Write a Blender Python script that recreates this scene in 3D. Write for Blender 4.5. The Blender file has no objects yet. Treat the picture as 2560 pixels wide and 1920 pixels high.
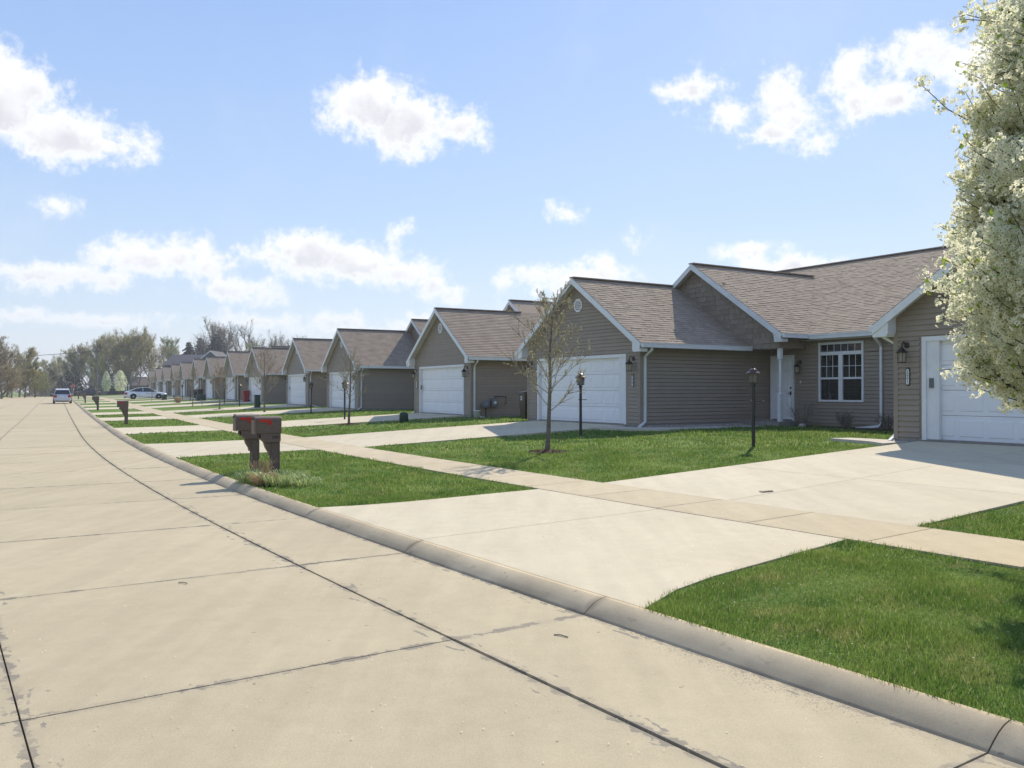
import bpy, bmesh, math, random
import numpy as np
from mathutils import Vector, Matrix
R = math.radians
rnd = random.Random(7)
nrng = np.random.default_rng(11)
scene = bpy.context.scene
COL = scene.collection

# ------------------------------------------------------------------ camera
cam_d = bpy.data.cameras.new("camera")
cam = bpy.data.objects.new("camera", cam_d)
COL.objects.link(cam)
cam.location = (0, 0, 1.67)
cam.rotation_euler = (R(90.454), 0, 0)
cam_d.sensor_width = 36
cam_d.lens = 36 * 2145 / 2560
cam_d.clip_start = 0.05
cam_d.clip_end = 6000
scene.camera = cam

# ------------------------------------------------------------------ light
SUN_EL, SUN_AZ = 39.5, 20.5          # azimuth clockwise from +Y
sun_dir = Vector((math.sin(R(SUN_AZ)) * math.cos(R(SUN_EL)), math.cos(R(SUN_AZ)) * math.cos(R(SUN_EL)), math.sin(R(SUN_EL))))
sl = bpy.data.lights.new("sun", 'SUN')
sl.energy = 3.9
sl.color = (1.0, 0.90, 0.76)
sl.angle = R(0.53)
so = bpy.data.objects.new("sun", sl)
COL.objects.link(so)
so.location = (20, 60, 60)
so.rotation_euler = sun_dir.to_track_quat('Z', 'Y').to_euler()
scene.view_settings.view_transform = 'Standard'
scene.view_settings.look = 'None'
scene.view_settings.exposure = 0.45
scene.view_settings.gamma = 1
scene.view_settings.use_curve_mapping = False

# ------------------------------------------------------------------ node helpers
class NT:
    def __init__(self, tree):
        self.t = tree
        self.n = tree.nodes
        self.l = tree.links
    def new(self, typ, **kw):
        nd = self.n.new(typ)
        for k, v in kw.items():
            setattr(nd, k, v)
        return nd
    def _set(self, sock, v):
        if isinstance(v, bpy.types.NodeSocket):
            self.l.new(v, sock)
        elif v is not None:
            if hasattr(sock.default_value, '__len__') and not hasattr(v, '__len__'):
                v = (v,) * len(sock.default_value)
            if hasattr(sock.default_value, '__len__') and len(sock.default_value) == 4 and len(v) == 3:
                v = (*v, 1)
            sock.default_value = v
    def math(self, op, a, b=None, c=None, clamp=False):
        nd = self.new('ShaderNodeMath', operation=op, use_clamp=clamp)
        self._set(nd.inputs[0], a)
        if b is not None: self._set(nd.inputs[1], b)
        if c is not None: self._set(nd.inputs[2], c)
        return nd.outputs[0]
    def vmath(self, op, a, b=None, c=None):
        nd = self.new('ShaderNodeVectorMath', operation=op)
        self._set(nd.inputs[0], a)
        if b is not None: self._set(nd.inputs[1], b)
        if c is not None: self._set(nd.inputs[2], c)
        return nd.outputs[1] if op in ('LENGTH', 'DOT_PRODUCT', 'DISTANCE') else nd.outputs[0]
    def mix(self, f, a, b, blend='MIX'):
        nd = self.new('ShaderNodeMix', data_type='RGBA', blend_type=blend)
        self._set(nd.inputs[0], f); self._set(nd.inputs[6], a); self._set(nd.inputs[7], b)
        return nd.outputs[2]
    def ramp(self, v, lo, hi, a=0.0, b=1.0, smooth=True):
        nd = self.new('ShaderNodeMapRange', interpolation_type='SMOOTHSTEP' if smooth else 'LINEAR')
        self._set(nd.inputs['Value'], v)
        self._set(nd.inputs['From Min'], lo); self._set(nd.inputs['From Max'], hi)
        self._set(nd.inputs['To Min'], a); self._set(nd.inputs['To Max'], b)
        return nd.outputs[0]
    def noise(self, vec, scale, detail=4, rough=0.5, dist=0.0, col=False):
        nd = self.new('ShaderNodeTexNoise')
        if vec is not None: self.l.new(vec, nd.inputs['Vector'])
        nd.inputs['Scale'].default_value = scale
        nd.inputs['Detail'].default_value = detail
        nd.inputs['Roughness'].default_value = rough
        nd.inputs['Distortion'].default_value = dist
        return nd.outputs['Color' if col else 'Fac']

# ------------------------------------------------------------------ world: Nishita sky with fair-weather clouds
world = bpy.data.worlds.new("World")
scene.world = world
world.use_nodes = True
W = NT(world.node_tree)
W.n.clear()
sky = W.new('ShaderNodeTexSky', sky_type='NISHITA')
sky.sun_disc = False
sky.sun_elevation = R(SUN_EL)
sky.sun_rotation = R(SUN_AZ)
sky.altitude = 250
sky.air_density = 1.25
sky.dust_density = 0.6
sky.ozone_density = 2.2
tc = W.new('ShaderNodeTexCoord')
D = tc.outputs['Generated']
sx = W.new('ShaderNodeSeparateXYZ'); W.l.new(D, sx.inputs[0])
az = W.math('ARCTAN2', sx.outputs[0], sx.outputs[1])
el = W.math('ARCSINE', sx.outputs[2])
cx = W.new('ShaderNodeCombineXYZ'); W.l.new(az, cx.inputs[0]); W.l.new(el, cx.inputs[1])
wv = W.noise(D, 26, 3, 0.5, col=True)
wv = W.vmath('SUBTRACT', wv, (0.5, 0.5, 0.5))
wv = W.vmath('MULTIPLY', wv, (0.030, 0.024, 0))
P0 = W.vmath('ADD', cx.outputs[0], wv)
wv2 = W.noise(D, 110, 4, 0.6, col=True)
wv2 = W.vmath('SUBTRACT', wv2, (0.5, 0.5, 0.5))
wv2 = W.vmath('MULTIPLY', wv2, (0.010, 0.008, 0))
P0 = W.vmath('ADD', P0, wv2)
# clouds of this sky: (azimuth, elevation, half width, half height) in radians
CL = [(-0.5500,0.2900,0.0620,0.0400),(-0.4850,0.2580,0.0520,0.0280),(-0.4500,0.2500,0.0400,0.0160),(-0.4130,0.2600,0.0180,0.0140),(-0.1634,0.3164,0.0521,0.0312),(-0.1235,0.3023,0.0511,0.0346),(-0.1926,0.3080,0.0286,0.0197),(-0.0600,0.2990,0.0340,0.0185),(-0.1237,0.2825,0.0330,0.0180),(-0.4111,0.1413,0.0504,0.0202),(-0.3705,0.1474,0.0361,0.0202),(-0.3404,0.1378,0.0314,0.0149),(-0.5071,0.1165,0.0445,0.0131),(-0.4479,0.1204,0.0461,0.0122),(-0.2314,0.1521,0.0534,0.0257),(-0.1792,0.1466,0.0626,0.0220),(-0.1285,0.1370,0.0469,0.0164),(-0.2672,0.1492,0.0402,0.0108),(-0.0858,0.1210,0.0232,0.0192),(-0.0693,0.1132,0.0178,0.0135),(-0.3105,0.1103,0.0428,0.0128),(-0.2894,0.1126,0.0291,0.0126),(-0.1314,0.1798,0.0137,0.0086),(0.0629,0.2060,0.0193,0.0069),(0.1441,0.1735,0.0089,0.0080),(0.0396,0.1355,0.0424,0.0121),(0.0769,0.1252,0.0540,0.0166),(0.1087,0.1364,0.0227,0.0166),(-0.0051,0.1272,0.0140,0.0091),(0.2075,0.3351,0.0337,0.0158),(0.1909,0.3300,0.0227,0.0135),(0.2517,0.3011,0.0253,0.0133),(0.3048,0.3148,0.0272,0.0246),(0.3184,0.2955,0.0309,0.0196),(0.3017,0.2807,0.0328,0.0128),(0.3439,0.2673,0.0179,0.0115),(0.3751,0.3257,0.0235,0.0299),(0.3850,0.3045,0.0286,0.0174),(0.4193,0.3052,0.0363,0.0153),(0.4435,0.3412,0.0415,0.0209),(0.2750,0.1566,0.0403,0.0106),(0.3105,0.1373,0.0500,0.0135),(0.5080,0.3230,0.0500,0.0240),(-0.5188,0.0741,0.0560,0.0079),(-0.4407,0.0741,0.0421,0.0079),(-0.2894,0.0768,0.0454,0.0089),(-0.1935,0.0762,0.0393,0.0129),(-0.0950,0.0722,0.0414,0.0127),(0.020,0.088,0.0300,0.0080),(-0.4900,0.1886,0.0152,0.0060)]
best = None; rel = None
for (a0, e0, ra, re) in CL:
    v = W.vmath('SUBTRACT', P0, (a0, e0, 0))
    v = W.vmath('MULTIPLY', v, (0.88 / ra, 0.86 / re, 0))
    d = W.vmath('LENGTH', v)
    d = W.math('MULTIPLY', W.math('SUBTRACT', 1.0, d), (ra * re) ** 0.5 * 28)
    sv_ = W.new('ShaderNodeSeparateXYZ'); W.l.new(v, sv_.inputs[0])
    if best is None:
        best = d; rel = sv_.outputs[1]
    else:
        gt = W.math('GREATER_THAN', d, best)
        mf = W.new('ShaderNodeMix', data_type='FLOAT')
        W.l.new(gt, mf.inputs[0]); W.l.new(rel, mf.inputs[2]); W.l.new(sv_.outputs[1], mf.inputs[3])
        rel = mf.outputs[0]
        nd = W.new('ShaderNodeMath', operation='SMOOTH_MAX')
        W.l.new(best, nd.inputs[0]); W.l.new(d, nd.inputs[1]); nd.inputs[2].default_value = 0.14
        best = nd.outputs[0]
fine = W.noise(D, 44, 9, 0.64)
fine2 = W.noise(D, 120, 6, 0.6)
edge = W.math('ADD', best, W.math('MULTIPLY', W.math('SUBTRACT', fine, 0.5), 1.65))
edge = W.math('ADD', edge, W.math('MULTIPLY', W.math('SUBTRACT', fine2, 0.5), 0.6))
dens = W.ramp(edge, -0.20, 0.50)
# the rest of the sky carries the same kind of clouds
pl = W.vmath('DIVIDE', D, None)
nd = pl.node
mz = W.math('MAXIMUM', W.math('ADD', sx.outputs[2], 0.10), 0.03)
cz = W.new('ShaderNodeCombineXYZ')
for i in range(3): W.l.new(mz, cz.inputs[i])
W.l.new(cz.outputs[0], nd.inputs[1])
far_n = W.noise(pl, 1.3, 8, 0.58)
aaz = W.math('ABSOLUTE', az)
outside = W.math('MAXIMUM', W.ramp(aaz, 0.60, 0.72), W.ramp(el, 0.43, 0.52))
oth = W.math('MULTIPLY', W.ramp(far_n, 0.55, 0.68), outside)
oth = W.math('MULTIPLY', oth, W.ramp(el, 0.03, 0.10))
dens = W.math('MAXIMUM', dens, oth)
dens = W.math('MULTIPLY', dens, W.ramp(el, 0.005, 0.16, 0.45, 0.96))
# thin veil
veil = W.math('MULTIPLY', W.ramp(W.noise(D, 5.5, 6, 0.6), 0.48, 0.80), 0.26)
thick = W.ramp(edge, 0.22, 0.85)
bil = W.noise(D, 30, 4, 0.5)
low = W.math('ADD', rel, W.math('MULTIPLY', W.math('SUBTRACT', bil, 0.5), 2.2))
shade_f = W.math('MULTIPLY', thick, W.ramp(low, 0.65, -0.45, 0.0, 1.0))
CLOUD_W, CLOUD_G = (7.0, 7.0, 7.1), (5.2, 5.2, 5.5)
ccol = W.mix(shade_f, CLOUD_W, CLOUD_G)
skyc = sky.outputs[0]
grad = W.new('ShaderNodeValToRGB')
W.l.new(W.ramp(el, 0.0, 1.5708, 0, 1, False), grad.inputs[0])
ge = grad.color_ramp.elements
ge[0].position = 0.0; ge[0].color = (5.1, 5.5, 6.1, 1)
ge[1].position = 1.0; ge[1].color = (0.75, 1.6, 4.2, 1)
for q_, c_ in ((0.055, (4.0, 4.8, 6.05, 1)), (0.13, (3.05, 4.15, 6.05, 1)), (0.27, (2.2, 3.35, 5.9, 1))):
    e_ = ge.new(q_); e_.color = c_
skyh = W.mix(0.80, skyc, grad.outputs[0])
skyv = W.mix(veil, skyh, (5.0, 5.5, 6.4))
skyf = W.mix(dens, skyv, ccol)
bg = W.new('ShaderNodeBackground')
W.l.new(skyf, bg.inputs[0])
bg.inputs[1].default_value = 0.115
wo = W.new('ShaderNodeOutputWorld')
W.l.new(bg.outputs[0], wo.inputs[0])

# ------------------------------------------------------------------ materials
MATS = {}
def mat(name, c1, c2=None, scale=6.0, rough=0.6, bump=0.0, bscale=60.0, spec=0.3, metal=0.0, shade=0.0, world=False, trans=0.0, detail=5):
    """principled with noise between two colours; 'shade' scales by the per-face attribute"""
    m = bpy.data.materials.new(name)
    m.use_nodes = True
    N = NT(m.node_tree)
    bs = m.node_tree.nodes['Principled BSDF']
    bs.inputs['Roughness'].default_value = rough
    bs.inputs['Specular IOR Level'].default_value = spec
    bs.inputs['Metallic'].default_value = metal
    if world:
        vec = N.new('ShaderNodeNewGeometry').outputs['Position']
    else:
        vec = N.new('ShaderNodeTexCoord').outputs['Object']
    if c2 is None:
        c2 = tuple(x * 0.88 for x in c1)
    f = N.ramp(N.noise(vec, scale, detail, 0.6), 0.32, 0.68)
    col = N.mix(f, c1, c2)
    if shade:
        at = N.new('ShaderNodeAttribute', attribute_name='shade')
        k = N.math('ADD', N.math('MULTIPLY', N.math('SUBTRACT', at.outputs['Fac'], 0.5), shade), 1.0)
        col = N.mix(1.0, col, k, 'MULTIPLY')
    N.l.new(col, bs.inputs['Base Color'])
    if bump:
        b = N.new('ShaderNodeBump')
        b.inputs['Strength'].default_value = bump
        b.inputs['Distance'].default_value = 0.01
        N.l.new(N.noise(vec, bscale, 4, 0.6), b.inputs['Height'])
        N.l.new(b.outputs[0], bs.inputs['Normal'])
    if trans:
        tr = N.new('ShaderNodeBsdfTranslucent')
        N.l.new(col, tr.inputs[0])
        ms = N.new('ShaderNodeMixShader'); ms.inputs[0].default_value = trans
        N.l.new(bs.outputs[0], ms.inputs[1]); N.l.new(tr.outputs[0], ms.inputs[2])
        N.l.new(ms.outputs[0], m.node_tree.nodes['Material Output'].inputs[0])
    MATS[name] = m
    return m

def concrete(name, c1, c2, stain=(0.16, 0.15, 0.14), joint=0.03, patch=0.55, spots=True, dirt=0.22):
    m = bpy.data.materials.new(name)
    m.use_nodes = True
    N = NT(m.node_tree)
    bs = m.node_tree.nodes['Principled BSDF']
    bs.inputs['Roughness'].default_value = 0.88
    bs.inputs['Specular IOR Level'].default_value = 0.18
    pos = N.new('ShaderNodeNewGeometry').outputs['Position']
    a = N.ramp(N.noise(pos, 0.55, 6, 0.62), 0.36, 0.64)
    col = N.mix(a, c1, c2)
    g = N.ramp(N.noise(pos, 5.0, 7, 0.7), 0.3, 0.7, 0.955, 1.03)
    col = N.mix(1.0, col, g, 'MULTIPLY')
    st_ = N.new('ShaderNodeMapping'); N.l.new(pos, st_.inputs[0]); st_.inputs['Rotation'].default_value = (0, 0, R(-58)); st_.inputs['Scale'].default_value = (3.2, 0.35, 1)
    g3 = N.ramp(N.noise(st_.outputs[0], 1.1, 4, 0.6), 0.3, 0.7, 0.95, 1.04)
    col = N.mix(1.0, col, g3, 'MULTIPLY')
    g2 = N.ramp(N.noise(pos, 140, 3, 0.75), 0.25, 0.75, 0.86, 1.12)
    col = N.mix(1.0, col, g2, 'MULTIPLY')
    oi = N.new('ShaderNodeObjectInfo').outputs['Random']
    col = N.mix(1.0, col, N.ramp(oi, 0, 1, 0.955, 1.04, False), 'MULTIPLY')
    if spots:
        sp = N.ramp(N.noise(pos, 1.9, 3, 0.5), 0.68, 0.78, 0, 0.14)
        col = N.mix(sp, col, stain)
        sp = N.ramp(N.noise(pos, 11, 2, 0.5), 0.74, 0.77, 0, 0.5)
        col = N.mix(sp, col, tuple(x * 0.8 for x in stain))
    # sealant and dirt along the joints
    ua = N.new('ShaderNodeUVMap', uv_map='edge_a').outputs[0]
    ub = N.new('ShaderNodeUVMap', uv_map='edge_b').outputs[0]
    mn = N.vmath('MINIMUM', ua, ub)
    sp = N.new('ShaderNodeSeparateXYZ'); N.l.new(mn, sp.inputs[0])
    ed = N.math('MINIMUM', sp.outputs[0], sp.outputs[1])
    wob = N.noise(pos, 7, 5, 0.65)
    wid = N.math('MULTIPLY', N.ramp(wob, 0.40, 0.62), joint * 2)
    s1 = N.math('LESS_THAN', ed, wid)
    s1 = N.math('MULTIPLY', s1, N.ramp(N.noise(pos, 2.1, 3, 0.5), 0.38, 0.56, 0.15, 0.85))
    soft = N.ramp(ed, 0.0, 0.09, dirt, 0.0)
    soft = N.math('MULTIPLY', soft, N.ramp(N.noise(pos, 1.3, 3, 0.5), 0.35, 0.65, 0.2, 1.0))
    col = N.mix(soft, col, tuple(x * 1.5 for x in stain))
    col = N.mix(N.math('MULTIPLY', s1, patch), col, stain)
    # torn strips of old sealant lying beside the long joints
    off = N.math('ABSOLUTE', N.math('SUBTRACT', sp.outputs[1], N.ramp(N.noise(pos, 1.6, 2, 0.5), 0.3, 0.7, 0.05, 0.12)))
    s2 = N.math('MULTIPLY', N.math('LESS_THAN', off, N.ramp(wob, 0.42, 0.6, 0.0, 0.018)), N.ramp(N.noise(pos, 3.3, 3, 0.6), 0.54, 0.60, 0, patch))
    col = N.mix(s2, col, tuple(x * 1.25 for x in stain))
    N.l.new(col, bs.inputs['Base Color'])
    b = N.new('ShaderNodeBump'); b.inputs['Strength'].default_value = 0.25; b.inputs['Distance'].default_value = 0.004
    N.l.new(N.noise(pos, 130, 4, 0.7), b.inputs['Height'])
    N.l.new(b.outputs[0], bs.inputs['Normal'])
    MATS[name] = m
    return m

concrete('road_concrete', (0.487, 0.42, 0.28), (0.457, 0.392, 0.26), (0.165, 0.152, 0.135), 0.028, 0.75)
concrete('drive_concrete', (0.59, 0.527, 0.38), (0.562, 0.498, 0.355), (0.30, 0.26, 0.2), 0.010, 0.25)
concrete('walk_concrete', (0.545, 0.465, 0.31), (0.515, 0.435, 0.287), (0.22, 0.18, 0.14), 0.012, 0.45)
concrete('curb_concrete', (0.53, 0.445, 0.30), (0.44, 0.366, 0.245), (0.14, 0.112, 0.08), 0.008, 0.22, True, 0.75)
mat('joint_fill', (0.15, 0.135, 0.11), (0.08, 0.07, 0.06), 9, 0.95, 0, spec=0.1)
mat('siding', (0.300, 0.248, 0.193), (0.277, 0.229, 0.178), 2.0, 0.55, 0.05, 40, shade=0.14)
mat('shake', (0.29, 0.235, 0.182), (0.25, 0.203, 0.158), 8.0, 0.6, 0.2, 50, shade=0.22)
mat('corner_trim', (0.300, 0.248, 0.193), None, 3, 0.55)
mat('white_trim', (0.74, 0.745, 0.74), (0.68, 0.685, 0.68), 3, 0.45, spec=0.4)
mat('white_door', (0.80, 0.80, 0.80), (0.76, 0.765, 0.77), 2, 0.4, spec=0.4, shade=0.05)
mat('soffit', (0.62, 0.60, 0.56), None, 3, 0.6)
mat('shingle', (0.375, 0.30, 0.225), (0.335, 0.268, 0.20), 30, 0.9, 0.5, 160, spec=0.12, shade=0.26)
mat('foundation', (0.30, 0.28, 0.25), (0.24, 0.22, 0.2), 8, 0.9)
mat('glass_dark', (0.012, 0.016, 0.018), (0.02, 0.024, 0.028), 2, 0.06, spec=0.8)
mat('blind', (0.16, 0.165, 0.16), (0.13, 0.135, 0.13), 5, 0.5)
mat('bronze', (0.035, 0.02, 0.014), (0.05, 0.03, 0.02), 12, 0.35, metal=0.3, spec=0.5)
mat('lamp_glass', (0.55, 0.50, 0.36), (0.48, 0.44, 0.33), 14, 0.25, trans=0.35)
mat('clear_glass', (0.30, 0.30, 0.27), (0.22, 0.22, 0.2), 20, 0.15, trans=0.4)
mat('black_metal', (0.012, 0.012, 0.013), (0.02, 0.02, 0.02), 12, 0.4, spec=0.5)
mat('lantern_copper', (0.11, 0.07, 0.05), (0.07, 0.045, 0.035), 14, 0.3, metal=0.6, spec=0.5)
mat('cart_brown', (0.018, 0.012, 0.009), (0.024, 0.016, 0.012), 8, 0.33, spec=0.5)
mat('cart_black', (0.012, 0.012, 0.013), None, 8, 0.4, spec=0.5)
mat('cart_red', (0.30, 0.015, 0.022), (0.25, 0.015, 0.02), 8, 0.4)
mat('utility_green', (0.02, 0.045, 0.032), (0.025, 0.055, 0.04), 6, 0.45)
mat('mailbox_taupe', (0.165, 0.118, 0.09), (0.14, 0.10, 0.077), 18, 0.5, 0.15, 90)
mat('mailbox_dark', (0.02, 0.016, 0.013), None, 8, 0.7)
mat('flag_red', (0.55, 0.03, 0.02), (0.48, 0.025, 0.02), 10, 0.4)
mat('ink_black', (0.01, 0.01, 0.01), None, 4, 0.5)
mat('plate_white', (0.72, 0.74, 0.72), None, 4, 0.4)
mat('plate_rim', (0.012, 0.016, 0.013), None, 4, 0.4)
mat('bucket_white', (0.70, 0.72, 0.74), None, 3, 0.35)
mat('meter_grey', (0.12, 0.13, 0.135), (0.16, 0.17, 0.17), 9, 0.5)
mat('mulch', (0.075, 0.045, 0.03), (0.035, 0.022, 0.016), 45, 0.95, 0.8, 60, world=True)
mat('mulch_chip', (0.22, 0.12, 0.08), (0.10, 0.06, 0.04), 12, 0.9, shade=0.8)
mat('soil', (0.05, 0.042, 0.03), (0.03, 0.026, 0.02), 20, 0.95, world=True)
mat('stone', (0.42, 0.38, 0.33), (0.30, 0.27, 0.24), 12, 0.9, 0.3, 30, shade=0.5)
mat('bark', (0.20, 0.165, 0.13), (0.13, 0.105, 0.085), 14, 0.9, 0.6, 30)
mat('bark_pear', (0.075, 0.055, 0.045), (0.045, 0.033, 0.028), 14, 0.85, 0.5, 40)
mat('twig', (0.36, 0.305, 0.23), (0.28, 0.235, 0.18), 5, 0.85)
mat('far_twig', (0.24, 0.205, 0.165), (0.19, 0.165, 0.135), 2, 0.9)
mat('bud', (0.52, 0.46, 0.27), (0.42, 0.38, 0.21), 3, 0.7, shade=0.5, trans=0.35)
mat('bud_olive', (0.42, 0.38, 0.18), (0.33, 0.29, 0.145), 0.5, 0.8, shade=0.7, trans=0.4)
mat('bud_brown', (0.37, 0.305, 0.185), (0.29, 0.24, 0.15), 0.5, 0.8, shade=0.7, trans=0.3)
mat('bud_green', (0.32, 0.35, 0.13), (0.25, 0.27, 0.11), 0.5, 0.8, shade=0.6, trans=0.4)
mat('needle', (0.028, 0.052, 0.036), (0.02, 0.036, 0.028), 3, 0.8, shade=0.7)
mat('petal', (0.86, 0.85, 0.68), (0.80, 0.81, 0.58), 20, 0.55, shade=0.14, trans=0.60)
mat('anther', (0.06, 0.03, 0.035), None, 10, 0.7)
mat('pear_leaf', (0.34, 0.44, 0.07), (0.22, 0.34, 0.055), 9, 0.45, shade=0.5, trans=0.5)
mat('blossom_far', (0.85, 0.85, 0.68), (0.76, 0.78, 0.52), 3, 0.7, shade=0.25, trans=0.5)
mat('shrub_leaf', (0.055, 0.075, 0.03), (0.035, 0.05, 0.022), 12, 0.7, shade=0.6)
mat('straw', (0.50, 0.36, 0.20), (0.40, 0.28, 0.15), 12, 0.7, shade=0.5, trans=0.3)
mat('variegated', (0.56, 0.59, 0.28), (0.33, 0.45, 0.14), 25, 0.5, shade=0.5, trans=0.35)
mat('car_white', (0.80, 0.81, 0.82), None, 2, 0.18, spec=0.6)
mat('car_silver', (0.60, 0.60, 0.63), None, 2, 0.22, spec=0.6, metal=0.1)
mat('car_dark', (0.015, 0.015, 0.02), None, 2, 0.2, spec=0.6)
mat('tyre', (0.012, 0.012, 0.012), None, 8, 0.8)
mat('rim', (0.42, 0.42, 0.43), None, 4, 0.3, metal=0.6)
mat('tail_red', (0.32, 0.012, 0.012), None, 4, 0.25)
mat('gold', (0.42, 0.30, 0.08), None, 4, 0.5)
mat('sign_red', (0.50, 0.025, 0.035), None, 4, 0.45)
mat('galvanized', (0.34, 0.35, 0.35), (0.28, 0.29, 0.29), 6, 0.5, metal=0.4)
mat('wood_pole', (0.20, 0.185, 0.16), (0.15, 0.14, 0.12), 6, 0.9)
mat('house_blue', (0.075, 0.09, 0.115), (0.065, 0.08, 0.10), 2, 0.6)
mat('slate_roof', (0.085, 0.08, 0.095), (0.07, 0.068, 0.08), 8, 0.85, 0.2, 20)
mat('brown_roof', (0.19, 0.15, 0.13), (0.16, 0.125, 0.11), 6, 0.9)
mat('house_tan', (0.24, 0.20, 0.17), None, 2, 0.7)
mat('house_pale', (0.40, 0.44, 0.45), None, 2, 0.7)
mat('debris', (0.40, 0.325, 0.235), (0.24, 0.195, 0.14), 20, 0.9, shade=0.8)

def grass_mat(name, blades):
    m = bpy.data.materials.new(name)
    m.use_nodes = True
    N = NT(m.node_tree)
    bs = m.node_tree.nodes['Principled BSDF']
    bs.inputs['Roughness'].default_value = 0.55 if blades else 0.9
    bs.inputs['Specular IOR Level'].default_value = 0.22 if blades else 0.1
    pos = N.new('ShaderNodeNewGeometry').outputs['Position']
    a = N.ramp(N.noise(pos, 0.9, 5, 0.6), 0.35, 0.65)
    col = N.mix(a, (0.118, 0.205, 0.038), (0.178, 0.262, 0.052))
    b = N.ramp(N.noise(pos, 2.6, 5, 0.6), 0.52, 0.70, 0, 0.6)
    col = N.mix(b, col, (0.29, 0.285, 0.10))
    c = N.ramp(N.noise(pos, 1.7, 3, 0.5), 0.60, 0.70, 0, 0.7)
    col = N.mix(c, col, (0.062, 0.145, 0.026))
    if blades:
        at = N.new('ShaderNodeAttribute', attribute_name='shade').outputs['Fac']
        col = N.mix(N.ramp(at, 0.90, 0.95, 0, 0.75), col, (0.36, 0.33, 0.17))
        col = N.mix(1.0, col, N.ramp(at, 0, 0.9, 0.72, 1.35, False), 'MULTIPLY')
        tr = N.new('ShaderNodeBsdfTranslucent'); N.l.new(col, tr.inputs[0])
        ms = N.new('ShaderNodeMixShader'); ms.inputs[0].default_value = 0.5
        N.l.new(bs.outputs[0], ms.inputs[1]); N.l.new(tr.outputs[0], ms.inputs[2])
        N.l.new(ms.outputs[0], m.node_tree.nodes['Material Output'].inputs[0])
    else:
        g = N.ramp(N.noise(pos, 34, 4, 0.7), 0.3, 0.7, 0.60, 1.25)
        col = N.mix(1.0, col, g, 'MULTIPLY')
        bp = N.new('ShaderNodeBump'); bp.inputs['Strength'].default_value = 0.9; bp.inputs['Distance'].default_value = 0.05
        N.l.new(N.noise(pos, 26, 5, 0.7), bp.inputs['Height']); N.l.new(bp.outputs[0], bs.inputs['Normal'])
    N.l.new(col, bs.inputs['Base Color'])
    MATS[name] = m
grass_mat('turf', False)
grass_mat('grass_blade', True)

# far shingle courses: tab colours from a brick pattern in the roof's own plane
def roof_far_mat():
    m = bpy.data.materials.new('shingle_course')
    m.use_nodes = True
    N = NT(m.node_tree)
    bs = m.node_tree.nodes['Principled BSDF']
    bs.inputs['Roughness'].default_value = 0.9
    bs.inputs['Specular IOR Level'].default_value = 0.12
    uv = N.new('ShaderNodeUVMap', uv_map='edge_a').outputs[0]
    br = N.new('ShaderNodeTexBrick')
    N.l.new(uv, br.inputs['Vector'])
    br.inputs['Color1'].default_value = (0.37, 0.297, 0.222, 1)
    br.inputs['Color2'].default_value = (0.315, 0.253, 0.19, 1)
    br.inputs['Mortar'].default_value = (0.19, 0.15, 0.125, 1)
    br.inputs['Scale'].default_value = 1.0
    br.inputs['Mortar Size'].default_value = 0.004
    br.inputs['Brick Width'].default_value = 0.32
    br.inputs['Row Height'].default_value = 0.145
    g = N.ramp(N.noise(uv, 2.0, 5, 0.6), 0.3, 0.7, 0.88, 1.10)
    N.l.new(N.mix(1.0, br.outputs[0], g, 'MULTIPLY'), bs.inputs['Base Color'])
    MATS['shingle_course'] = m
roof_far_mat()

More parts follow.
